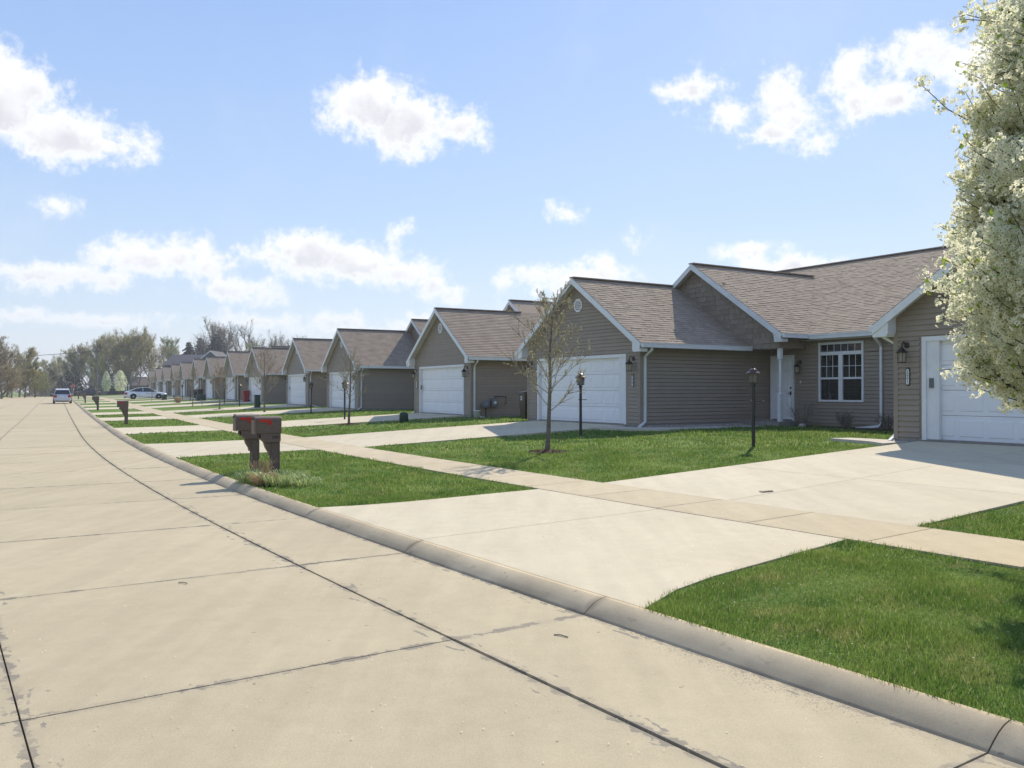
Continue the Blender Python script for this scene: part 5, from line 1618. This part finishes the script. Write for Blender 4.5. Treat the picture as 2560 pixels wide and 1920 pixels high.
def cart(x, y, z, rz, m, label, badge=True, w=0.60, d=0.66, h=1.08):
    t = thing('trash_cart', label, 'trash cart', (x, y, z), rz, 'wheeled trash carts')
    mb = MB()
    A = lambda k, zz: [(-w / 2 * k, -d / 2 * k, zz), (w / 2 * k, -d / 2 * k, zz), (w / 2 * k, d / 2 * k, zz), (-w / 2 * k, d / 2 * k, zz)]
    mb.hexa(A(.78, .03), A(.93, h * .60)); mb.hexa(A(.95, h * .60), A(1.0, h * .92)); mb.hexa(A(1.05, h * .90), A(1.05, h * .94))
    put('bin', mb, m, t, bevel=.012)
    mb = MB()
    mb.hexa(A(1.08, h * .94), [(p[0], p[1], p[2] + (0.05 if p[1] < 0 else 0.09)) for p in A(.96, h * .95)])
    put('lid', mb, m, t, bevel=.01)
    mb = MB(); mb.tube([(-w * .4, d / 2 + .05, h * .88), (w * .4, d / 2 + .05, h * .88)], .018, 6); put('handle', mb, m, t)
    for q in (-1, 1):
        mb = MB(); mb.lathe([(0, -.03), (.12, -.03), (.12, .03), (0, .03)], 14)
        mb.v = [(c + q * w * .36, b + d * .36, a + .12) for a, b, c in mb.v]; put('wheel', mb, 'tyre', t)
    if badge:
        mb = MB(); mb.lathe([(0, 0), (.085, 0), (.085, .006), (0, .006)], 18)
        yy = -d / 2 * .985
        mb.v = [(a, yy - c - .004, b + h * .76) for a, b, c in mb.v]; bd = put('badge', mb, 'plate_white', t)
        mb = MB(); mb.lathe([(0.03, 0), (.06, 0), (.06, .003), (.03, .003)], 14); mb.v = [(a * 1.0, yy - c - .0112, b * .55 + h * .76) for a, b, c in mb.v]; put('badge_mark', mb, 'meter_grey', bd)
    return t
p = hloc(0, -11.35, 0.45, -0.03)
cart(p.x, p.y, p.z, hrot(0) - 0.15, 'cart_brown', 'dark brown cart with round white badge at the second garage corner')
p = hloc(3, 11.6, 0.2, -0.05); 
cart((615 - 1280) / 2145 * 79, 79, yard_z((615 - 1280) / 2145 * 79, 79), hrot(3) + .2, 'cart_red', 'red cart standing by the grey side wall', False, .45, .55)
cart((490.5 - 1280) / 2145 * 107, 107, yard_z(-39.4, 107), hrot(4), 'cart_black', 'left of two dark carts at the eighth garage', False)
cart((501 - 1280) / 2145 * 106, 106, yard_z(-38.5, 106), hrot(4), 'cart_black', 'right of two dark carts at the eighth garage, white badge on it')
cart((410 - 1280) / 2145 * 100, 100, yard_z(-40.6, 100), hrot(4) + .4, 'utility_green', 'small green cart at the front of the white sedan', False, .5, .5, .62)

def green_pedestal(x, y, w, h, label, dome):
    t = thing('utility_pedestal', label, 'utility box', (x, y, yard_z(x, y)), facing(to_sn(x, y)[0]), 'green utility boxes on the lawns')
    mb = MB()
    if dome: mb.lathe([(0, -.05), (w * .5, -.05), (w * .5, h * .72), (w * .46, h * .86), (w * .3, h * .97), (0, h)], 16)
    else: mb.box(-w / 2, w / 2, -w / 2, w / 2, -.05, h)
    put('housing', mb, 'utility_green', t, dome, bevel=0 if dome else .015)
    mb = MB()
    if dome: mb.lathe([(w * .51, h * .30), (w * .53, h * .30), (w * .53, h * .36), (w * .51, h * .36)], 16)
    else: mb.box(-w * .53, w * .53, -w * .53, w * .53, h - .04, h + .02)
    put('cap', mb, 'utility_green', t)
green_pedestal(-4.40, 34.9, 0.36, 0.42, 'low domed green pedestal in the lawn beyond the near driveway', True)
green_pedestal(-18.2, 61.3, 0.38, 0.95, 'tall square green pedestal behind the second young tree', False)
t = thing('transformer', 'wide dark green transformer box with sloping lid on the far lawn', 'transformer', (-33.2, 91.5, yard_z(-33.2, 91.5)), facing(100), 'green utility boxes on the lawns')
mb = MB(); mb.hexa([(-.62, -.45, -.1), (.62, -.45, -.1), (.62, .45, -.1), (-.62, .45, -.1)], [(-.62, -.40, .56), (.62, -.40, .56), (.62, .45, .60), (-.62, .45, .60)]); put('cabinet', mb, 'utility_green', t, bevel=.02)
mb = MB(); mb.hexa([(-.66, -.47, .565), (.66, -.47, .565), (.66, .49, .605), (-.66, .49, .605)], [(-.64, -.45, .62), (.64, -.45, .62), (.64, .47, .66), (-.64, .47, .66)]); put('lid', mb, 'utility_green', t)
p = hloc(2, 6.5, -3.0); 

# things by the second duplex's side wall
p = hloc(1, 10.72 + .32, 0.15, -0.17)
t = thing('bucket', 'white plastic bucket beside the downspout of the third garage', 'bucket', p, 0)
mb = MB(); mb.lathe([(0, 0), (.125, 0), (.155, .37), (.165, .375), (.165, .40), (.15, .40), (.145, .36), (0, .34)], 20); put('pail', mb, 'bucket_white', t, True)
mb = MB(); mb.tube([(.165 * math.cos(a), .165 * math.sin(a), .37 - .10 * math.sin(a) if math.sin(a) > 0 else .37 + .1 * math.sin(a)) for a in [k * math.pi / 8 for k in range(9)]], .005, 5); put('handle', mb, 'meter_grey', t)
p = hloc(1, 10.78, 0.62, -0.05)
t = thing('gas_meter', 'grey gas meter with pipes on the third garage side wall', 'gas meter', p, hrot(1))
mb = MB(); mb.lathe([(0, -.10), (.17, -.09), (.19, 0), (.17, .09), (0, .10)], 16); mb.v = [(c + .20, a, b + .52) for a, b, c in mb.v]; put('regulator', mb, 'meter_grey', t, True)
mb = MB(); mb.box(.08, .30, .25, .55, .40, .78); put('meter_body', mb, 'meter_grey', t, bevel=.04)
mb = MB(); mb.box(.302, .315, .34, .46, .55, .66); put('meter_face', mb, 'plate_white', t)
mb = MB(); mb.tube([(.18, 0, -.2), (.18, 0, .55), (.18, .30, .60)], .025, 8); mb.tube([(.18, .42, .78), (.18, .42, .86), (.18, 1.0, .86), (.18, 1.0, .55), (.02, 1.0, .52)], .025, 8); put('pipe', mb, 'black_metal', t)
p = hloc(1, 10.9, 0.2, -.12)

# court planting
def shrub(p, seed, rad, h, n, label):
    t = thing('shrub', label, 'shrub', p, 0, 'shrubs in the court bed')
    r = random.Random(seed); tw, lf = MB(), MB()
    for k in range(44):
        a = r.uniform(0, 6.283); q = r.uniform(.2, 1)
        sp = path(r, (.06 * math.cos(a), .06 * math.sin(a), -.03), (q * rad * math.cos(a), q * rad * math.sin(a), h), h * r.uniform(.7, 1.1), 5, .14)
        tw.tube(sp, [.007, .006, .005, .004, .003, .002], 3)
        for _ in range(2): 
            b, d = at_path(sp, r.uniform(.4, .9)); tw.tube(path(r, b, (d + rv(r) * .7).normalized(), h * .25, 3, .2), .0025, 3)
        for _ in range(n): leaf_quad(lf, r, at_path(sp, r.uniform(.3, 1))[0] + rv(r) * .05, .035)
    put('stems', tw, 'far_twig', t); kind(put('foliage', lf, 'shrub_leaf', t), 'stuff')
shrub(hloc(0, -2.30, 4.95, -.05), 1, .55, .85, 5, 'large twiggy shrub below the left half of the court window')
shrub(hloc(0, -0.75, 5.05, -.05), 2, .42, .55, 14, 'round leafy shrub below the right half of the court window')
shrub(hloc(0, 0.75, 4.9, -.05), 3, .36, .55, 9, 'small shrub right of the court downspout')
mb = MB(); mb.lathe([(0, -.3), (.8, -.2), (1, .1), (.7, .55), (0, .7)], 10); r = random.Random(4)
mb.v = [(a * .12 * r.uniform(.85, 1.2), b * .1 * r.uniform(.8, 1.1), c * .13) for a, b, c in mb.v]
tag(put('stone', mb, 'stone', None, True, loc=hloc(0, -1.75, 4.3, -.03)), 'pale rock lying in the mulch before the court window', 'rock')
# gravel along the garage wall
gr = MB(); r = random.Random(12)
for _ in range(420):
    p = hloc(0, r.uniform(-4.30, -3.9), r.uniform(0.05, 4.2), -.04); q = r.uniform(.012, .032); gr.s = r.random()
    gr.hexa([(p.x - q, p.y - q * .8, p.z - .01), (p.x + q, p.y - q * .7, p.z - .01), (p.x + q * .8, p.y + q * .9, p.z - .01), (p.x - q * .9, p.y + q * .7, p.z - .01)],
            [(p.x - q * .5, p.y - q * .5, p.z + q), (p.x + q * .6, p.y - q * .3, p.z + q * .9), (p.x + q * .4, p.y + q * .5, p.z + q), (p.x - q * .5, p.y + q * .4, p.z + q * .8)])
kind(put('gravel', gr, 'stone'), 'stuff')
# dirt and litter in the gutter and on the slabs
db = MB()
def crumb(s, n, z, q):
    x, y = sn(s, n); a = r.uniform(0, 6.283); L = q * r.uniform(.8, 1.8)
    u = Vector((math.cos(a), math.sin(a), 0)) * L; w = Vector((-math.sin(a), math.cos(a), 0)) * q * .6; p = Vector((float(x), float(y), float(z)))
    db.s = r.random(); db.hexa([p - u - w, p + u - w, p + u + w, p - u + w], [p - u * .6 - w * .5 + Vector((0, 0, q * .35)), p + u * .5 - w * .5 + Vector((0, 0, q * .3)), p + u * .6 + w * .5 + Vector((0, 0, q * .35)), p - u * .5 + w * .4 + Vector((0, 0, q * .25))])
for _ in range(3600):
    s = r.triangular(-1.8, 1.0, -0.8); crumb(s, -abs(r.gauss(0, .06)) * (1 + max(0, .9 - abs(s + .8))) - .004, 0.001, r.uniform(.0012, .005))
for _ in range(900):
    s = r.uniform(-2, 40); crumb(s, -abs(r.gauss(0, .03)) - .003, 0.001, r.uniform(.002, .006))
for _ in range(260): crumb(r.uniform(-5, 14), r.uniform(-6, -.1), .001, r.uniform(.0015, .005))
kind(put('debris', db, 'debris'), 'stuff')
for (pxx, pyy, L, a0, lab) in ((460, 1457, .05, .3, 'short dark twig on the road left of the long joint'), (1403, 1589, .055, .1, 'thin dark twig on the gutter slab')):
    h_ = 1.667; X, Y = (pxx - 1280) / (pyy - 977) * h_, 2145 * h_ / (pyy - 977)
    mb = MB(); mb.tube([(-L, 0, 0), (-L * .2, .006, .004), (L, -.012, .002)], .0045, 5)
    tag(put('twig', mb, 'debris', None, loc=(X, Y, .006), rz=a0 - .6), lab, 'twig')
X, Y = (1914 - 1280) / (1229 - 977) * 1.44, 2145 * 1.44 / (1229 - 977)
s_, n_ = to_sn(X, Y)
mb = MB(); mb.hexa([(-.09, -.05, 0), (.09, -.06, 0), (.10, .04, 0), (-.08, .06, 0)], [(-.07, -.04, .012), (.08, -.05, .02), (.09, .03, .016), (-.07, .05, .01)])
tag(put('leaf', mb, 'debris', None, loc=(X, Y, float(z_drive(s_, n_)) + .002), rz=.3), 'dry brown leaf lying on the near driveway', 'leaf')

# ------------------------------------------------------------------ cars
def car(label, x, y, z, rz, m, prof, glass, L, W, wheels, roof_w=0.60, rear_detail=False, decal=False, name='parked_car'):
    """prof: (x, z) top outline of the lower body; glass: (x, z) outline of the cabin; local +x is the front"""
    t = thing(name, label, 'car', (x, y, z), rz, 'parked cars')
    mb = MB(); hw = W / 2
    rings = []
    for (xx, zt) in prof:
        e = 1 - 0.16 * max(0, (abs(xx) / (L / 2) - 0.78) / 0.22) ** 1.5
        zl = 0.20 + 0.12 * max(0, (abs(xx) / (L / 2) - .8) / .2)
        rings.append([mb.vert((xx, sg * hw * e * k, zz)) for sg, k, zz in ((-1, .90, zl), (-1, .99, zl + .14), (-1, 1.0, (zl + zt) * .52), (-1, .97, zt - .10), (-1, .86, zt - .01), (0, 0, zt + .025), (1, .86, zt - .01), (1, .97, zt - .10), (1, 1.0, (zl + zt) * .52), (1, .99, zl + .14), (1, .90, zl))])
    for a, b in zip(rings[:-1], rings[1:]):
        for j in range(11): mb.idx((a[j], a[(j + 1) % 11], b[(j + 1) % 11], b[j]))
    mb.idx(rings[0][::-1]); mb.idx(rings[-1])
    put('body', mb, m, t, True)
    zb = glass[0][1]; zr = max(g[1] for g in glass)
    wz = lambda zz: hw * (0.86 + (roof_w / .86 * .86 - .86) * (zz - zb) / (zr - zb))
    gm, rm = MB(), MB()
    for (x0, z0), (x1, z1) in zip(glass[:-1], glass[1:]):
        for sg in (-1, 1):
            q = [(x0, sg * wz(z0), z0), (x1, sg * wz(z1), z1), (x1, sg * hw * .86, zb - .03), (x0, sg * hw * .86, zb - .03)]
            gm.face(q)
        f = [(x0, -wz(z0), z0), (x1, -wz(z1), z1), (x1, wz(z1), z1), (x0, wz(z0), z0)]
        steep = abs(z1 - z0) / max(abs(x1 - x0), 1e-3) > 0.32
        gm.face(f)
        if not steep:
            rm.hexa([(a, b * .99, c + .004) for a, b, c in f], [(a, b * .97, c + .03) for a, b, c in f])
    put('windows', gm, 'glass_dark', t)
    for sg in (-1, 1):
        rm.bar([(xx, sg * (wz(zz) + .004), zz + .005) for xx, zz in glass], .028, .035)
        n = len(glass)
        for f in ((.36, .60) if L < 4.7 else (.5,)):
            xx = glass[0][0] + (glass[-1][0] - glass[0][0]) * f
            rm.bar([(xx, sg * (hw * .865), zb - .02), (xx - .05, sg * (roof_w * hw + .012), zr - .02)], .03, .012)
    put('roof', rm, m, t)
    wr = 0.33
    for wx in wheels:
        for sg in (-1, 1):
            mb = MB(); mb.lathe([(0.20, -.1), (wr - .03, -.11), (wr, -.08), (wr, .08), (wr - .03, .11), (.20, .1)], 22)
            mb.v = [(a + wx, sg * (hw - .09) + c, b + wr) for a, b, c in mb.v]; wo = put('wheel', mb, 'tyre', t, True)
            mb = MB(); mb.lathe([(0, .085), (.06, .095), (.19, .075), (.20, .085), (.21, .05), (0, .04)], 18)
            mb.v = [(a + wx, sg * (hw - .09 + c + .012), b + wr) for a, b, c in mb.v]; put('rim', mb, 'rim', wo)
            mb = MB(); ar = [(wr + .055) * 1.0] 
            A = [(wx + (wr + .06) * math.cos(k * math.pi / 10), sg * (hw + .003), wr + (wr + .06) * math.sin(k * math.pi / 10)) for k in range(11)]
            mb.hexa(A, [(a, sg * (hw - .06), c) for a, b, c in A]); put('wheel_arch', mb, 'tyre', t)
    xr = prof[0][0]
    for sg in (-1, 1):
        mb = MB(); zt = prof[1][1]
        mb.hexa([(xr - .012, sg * hw * .60, zt - .34), (xr - .012, sg * hw * .86, zt - .34), (xr - .012, sg * hw * .86, zt - .08), (xr - .012, sg * hw * .60, zt - .08)], [(xr + .30, sg * hw * .66, zt - .32), (xr + .30, sg * (hw + .004), zt - .32), (xr + .30, sg * (hw + .004), zt - .1), (xr + .30, sg * hw * .66, zt - .1)])
        put('tail_light', mb, 'tail_red', t)
        mb = MB(); xm = glass[-1][0] - .25; mb.box(xm - .1, xm + .08, min(sg * hw * .93, sg * (hw + .16)), max(sg * hw * .93, sg * (hw + .16)), zb - .02, zb + .11); put('mirror', mb, m, t, bevel=.02)
    mb = MB(); mb.box(xr - .06, xr + .18, -hw * .84, hw * .84, .32, .54); put('rear_bumper', mb, m, t, bevel=.03)
    mb = MB(); mb.box(xr - .02, xr + .2, -hw * .7, hw * .7, .20, .319); put('valance', mb, 'tyre', t)
    mb = MB(); mb.box(xr - .022, xr + .02, -.16, .16, prof[1][1] - .34, prof[1][1] - .19); put('number_plate', mb, 'plate_white', t)
    if decal:
        st = MB(); y0 = -hw - .006
        c = (0.62, 0.70)
        P = [(c[0] + (.11 if k % 2 == 0 else .05) * math.sin(k * math.pi / 5), y0, c[1] + (.11 if k % 2 == 0 else .05) * math.cos(k * math.pi / 5)) for k in range(10)]
        st.hexa(P, [(a, b + .03, d) for a, b, d in P]); put('door_star', st, 'gold', t)
        st = MB(); st.box(.02, .44, y0, y0 + .03, .68, .73); st.box(.80, 1.22, y0, y0 + .03, .68, .73); put('door_stripe', st, 'gold', t)
        st = MB(); st.box(-.25, -.05, -.5, .5, 1.475, 1.55); put('roof_bar', st, 'clear_glass', t, bevel=.02)
    return t
cz_ = lambda x, y: (lambda s, n: float(z_drive(s, n)) + .004)(*to_sn(x, y))
sed = [(-2.45, .62), (-2.40, .93), (-2.1, 1.0), (-1.5, .99), (-.6, .95), (.3, .94), (1.1, .93), (1.5, .90), (2.0, .84), (2.35, .74), (2.48, .55)]
sgl = [(-1.95, 1.0), (-1.1, 1.36), (-.55, 1.47), (.0, 1.485), (.45, 1.43), (1.30, .95)]
sx_, sy_ = -46.3, 108.4
car('white sedan with a gold star on its door parked across a far driveway', sx_, sy_, cz_(sx_, sy_), R(27), 'car_white', sed, sgl, 4.96, 1.86, (-1.45, 1.48), decal=True)
van = [(-2.15, .62), (-2.10, 1.02), (-1.9, 1.06), (-1.0, 1.04), (.2, 1.02), (1.0, 1.0), (1.45, .95), (1.9, .86), (2.12, .66)]
vgl = [(-2.08, 1.02), (-1.82, 1.50), (-1.4, 1.60), (-.4, 1.64), (.3, 1.58), (1.15, 1.0)]
s_ = to_sn(-50.0, 97.5)[0]
q = P3(s_, -1.30, float(dz(s_)) + .004)
car('silver hatchback seen from behind, parked along the curb far down the road', q[0], q[1], q[2], R(90) + float(th_at(s_)), 'car_silver', van, vgl, 4.3, 1.84, (-1.35, 1.35), roof_w=.66)
car('dark car standing on the cross street behind the mailboxes', (220 - 1280) / 2145 * 197.0, 197.0, .50, R(28) + math.pi, 'car_dark', sed, sgl, 4.96, 1.86, (-1.45, 1.48))
car('distant white car beyond the end of the road', (76 - 1280) / 2145 * 236, 236, -.44, R(118), 'car_white', van, vgl, 4.3, 1.84, (-1.35, 1.35), roof_w=.66)

# ------------------------------------------------------------------ signs, pole, wires, far houses
def stop_sign(x, y, z, rz, label, h=2.2, w=.46):
    t = thing('stop_sign', label, 'stop sign', (x, y, z), rz)
    mb = MB(); mb.box(-.03, .03, .0, .04, -.2, h + w); put('post', mb, 'galvanized', t)
    oc = [(w * math.cos(R(22.5 + 45 * k)), w * math.sin(R(22.5 + 45 * k))) for k in range(8)]
    mb = MB(); mb.hexa([(a, -.002, h + b) for a, b in oc], [(a, -.012, h + b) for a, b in oc]); p_ = put('panel', mb, 'galvanized', t)
    mb = MB(); mb.hexa([(a * .99, -.0122, h + b * .99) for a, b in oc], [(a * .99, -.014, h + b * .99) for a, b in oc]); put('border', mb, 'plate_white', p_)
    mb = MB(); mb.hexa([(a * .93, -.0142, h + b * .93) for a, b in oc], [(a * .93, -.016, h + b * .93) for a, b in oc]); put('face', mb, 'sign_red', p_)
    text('STOP', .36, p_, (0, -.018, h), (R(90), 0, 0), 'plate_white', 'lettering')
q = P3(200.5, 1.3, 0); stop_sign(q[0], q[1], float(z_yard(200.5, 1.3)), facing(200) + R(62), 'red stop sign on the right beside the far end of the road')
q = P3(216.0, LEFT - 1.2, 0); stop_sign(q[0], q[1], .3, facing(200) + math.pi + R(62), 'grey back of a stop sign on the left at the road end')
t = thing('utility_pole', 'tall weathered utility pole left of the white blossom trees', 'utility pole', (-91.9, 190, .4))
mb = MB(); mb.tube([(0, 0, -.5), (0, 0, 10.6)], [.19, .13], 10); put('pole', mb, 'wood_pole', t)
mb = MB(); mb.box(-.9, .9, -.06, .06, 9.9, 10.05); put('crossarm', mb, 'wood_pole', t)
for k in range(2):
    mb = MB(); A, B = Vector((-92.6 + k * 1.4, 190, 10.5)), Vector((-175, 232 + k, 11.2))
    mb.tube([A.lerp(B, f) - Vector((0, 0, 1.1 * 4 * f * (1 - f))) for f in [i / 14 for i in range(15)]], .028, 4)
    tag(put('power_line', mb, 'black_metal'), ('nearer' if k == 0 else 'further') + ' power line strung across the far end of the road', 'power line', 'power lines over the road end')
def simple_house(label, x, y, rz, W, Dp, H, HR, wall, roof, z=0.0, front_gable=None):
    t = thing('house', label, 'house', (x, y, z), rz, 'houses beyond the cross street')
    mb = MB(); mb.box(-W / 2, W / 2, 0, Dp, -.5, H)
    mb.hexa([(-W / 2, 0, H), (-W / 2, Dp, H), (-W / 2, Dp / 2, HR - .12)], [(W / 2, 0, H), (W / 2, Dp, H), (W / 2, Dp / 2, HR - .12)]); put('wall', mb, wall, t)
    mb = MB(); o = .4
    sl = (HR - H) / (Dp / 2)
    for sg in (0, 1):
        y0 = -o if sg == 0 else Dp + o
        A = [(-W / 2 - o, y0, H - o * sl), (W / 2 + o, y0, H - o * sl), (W / 2 + o, Dp / 2, HR), (-W / 2 - o, Dp / 2, HR)]
        mb.hexa(A, [(a, b, c + .15) for a, b, c in A])
    put('roof', mb, roof, t)
    for k in range(4):
        xx = -W / 2 + W * (k + .5) / 4
        mb = MB(); mb.box(xx - .55, xx + .55, -.03, .0, H * .38, H * .38 + 1.3); w_ = put('window', mb, 'white_trim', t)
        mb = MB(); mb.box(xx - .47, xx + .47, -.04, -.03, H * .38 + .08, H * .38 + 1.22); put('pane', mb, 'glass_dark', w_)
    if front_gable:
        fx, fw, fh = front_gable
        mb = MB(); mb.box(fx - fw / 2, fx + fw / 2, -3.0, -.01, -.5, H); mb.hexa([(fx - fw / 2, -3.0, H), (fx + fw / 2, -3.0, H), (fx, -3.0, fh - .15)], [(fx - fw / 2, Dp / 2, H), (fx + fw / 2, Dp / 2, H), (fx, Dp / 2, fh - .15)])
        gb = put('gable', mb, wall, t)
        mb = MB()
        for sg in (-1, 1):
            A = [(fx, -3.4, fh), (fx + sg * (fw / 2 + .5), -3.4, H - .35), (fx + sg * (fw / 2 + .5), Dp / 2, H - .35), (fx, Dp / 2, fh)]; mb.hexa(A, [(a, b, c + .14) for a, b, c in A])
        put('roof', mb, roof, t)
        mb = MB()
        for sg in (-1, 1):
            A = [(fx, -3.43, fh + .13), (fx + sg * (fw / 2 + .5), -3.43, H - .22), (fx + sg * (fw / 2 + .5), -3.43, H - .55), (fx, -3.43, fh - .2)]; mb.hexa(A, [(a, b + .025, c) for a, b, c in A])
        put('fascia', mb, 'white_trim', t)
    return t
simple_house('slate blue house with a white edged gable rising behind the far duplexes', (455 - 1280) / 2145 * 226, 232, R(0), 14.0, 13, 8.4, 11.4, 'house_blue', 'slate_roof', .2, (6.5, 9.0, 12.1))
simple_house('low tan house with a brown roof behind the white blossom trees', (300 - 1280) / 2145 * 236, 238, R(18), 17, 9, 3.0, 5.3, 'house_tan', 'brown_roof', 0.2)
simple_house('pale distant house seen over the end of the road', (122 - 1280) / 2145 * 300, 300, R(20), 11, 8, 2.6, 4.4, 'house_pale', 'slate_roof', -.4)
for k, (pxx, lab) in enumerate(((315.5, 'left of two white marker posts behind the white sedan'), (322, 'right of two white marker posts behind the white sedan'))):
    Y = 152; X = (pxx - 1280) / 2145 * Y
    t = thing('marker_post', lab, 'post', (X, Y, yard_z(X, Y)), 0, 'white marker posts')
    mb = MB(); mb.lathe([(0, -.1), (.07, -.1), (.06, 1.75), (0, 1.78)], 8); put('post', mb, 'white_trim', t)
    mb = MB(); mb.lathe([(0, 1.76), (.12, 1.76), (.12, 1.98), (.03, 2.06), (0, 2.06)], 8); put('cap', mb, 'white_trim', t)
tuft('ornamental_grass', 'dry yellow grass tuft beside a thin far sapling', -32.9, 84.6, 160, .55, .3, 'straw', 31, .02, .5, .2)
# fallen petals round the blossoming pear
pt = MB(); r = random.Random(55)
for _ in range(900):
    s0 = r.gauss(1.0, 3.2); n0 = r.uniform(-4.5, 6.5)
    x, y = sn(s0, n0)
    if n0 < -0.02: z0 = 0.003 + float(dz(s0))
    elif n0 < 0.24: continue
    else: z0 = float(z_yard(s0, n0)) + 0.032
    q = r.uniform(.004, .008); a = r.uniform(0, 6.283); pt.s = r.random()
    u = Vector((math.cos(a), math.sin(a), r.uniform(-.2, .2))) * q; w = Vector((-math.sin(a), math.cos(a), r.uniform(-.2, .2))) * q * .8; c = Vector((float(x), float(y), z0 + .003))
    pt.face([c - u, c + w, c + u, c - w])
kind(put('petals', pt, 'petal'), 'stuff')
# thin spring haze round the whole place
hm = bpy.data.materials.new('haze'); hm.use_nodes = True
hn = hm.node_tree; hn.nodes.clear()
hv = hn.nodes.new('ShaderNodeVolumePrincipled'); hv.inputs['Color'].default_value = (0.86, 0.91, 1.0, 1); hv.inputs['Density'].default_value = 0.00045; hv.inputs['Anisotropy'].default_value = 0.2
ho = hn.nodes.new('ShaderNodeOutputMaterial'); hn.links.new(hv.outputs[0], ho.inputs['Volume'])
MATS['haze'] = hm
mb = MB(); mb.box(-1700, 1700, -1700, 1700, -1.5, 40.0)
kind(put('haze', mb, 'haze'), 'stuff')
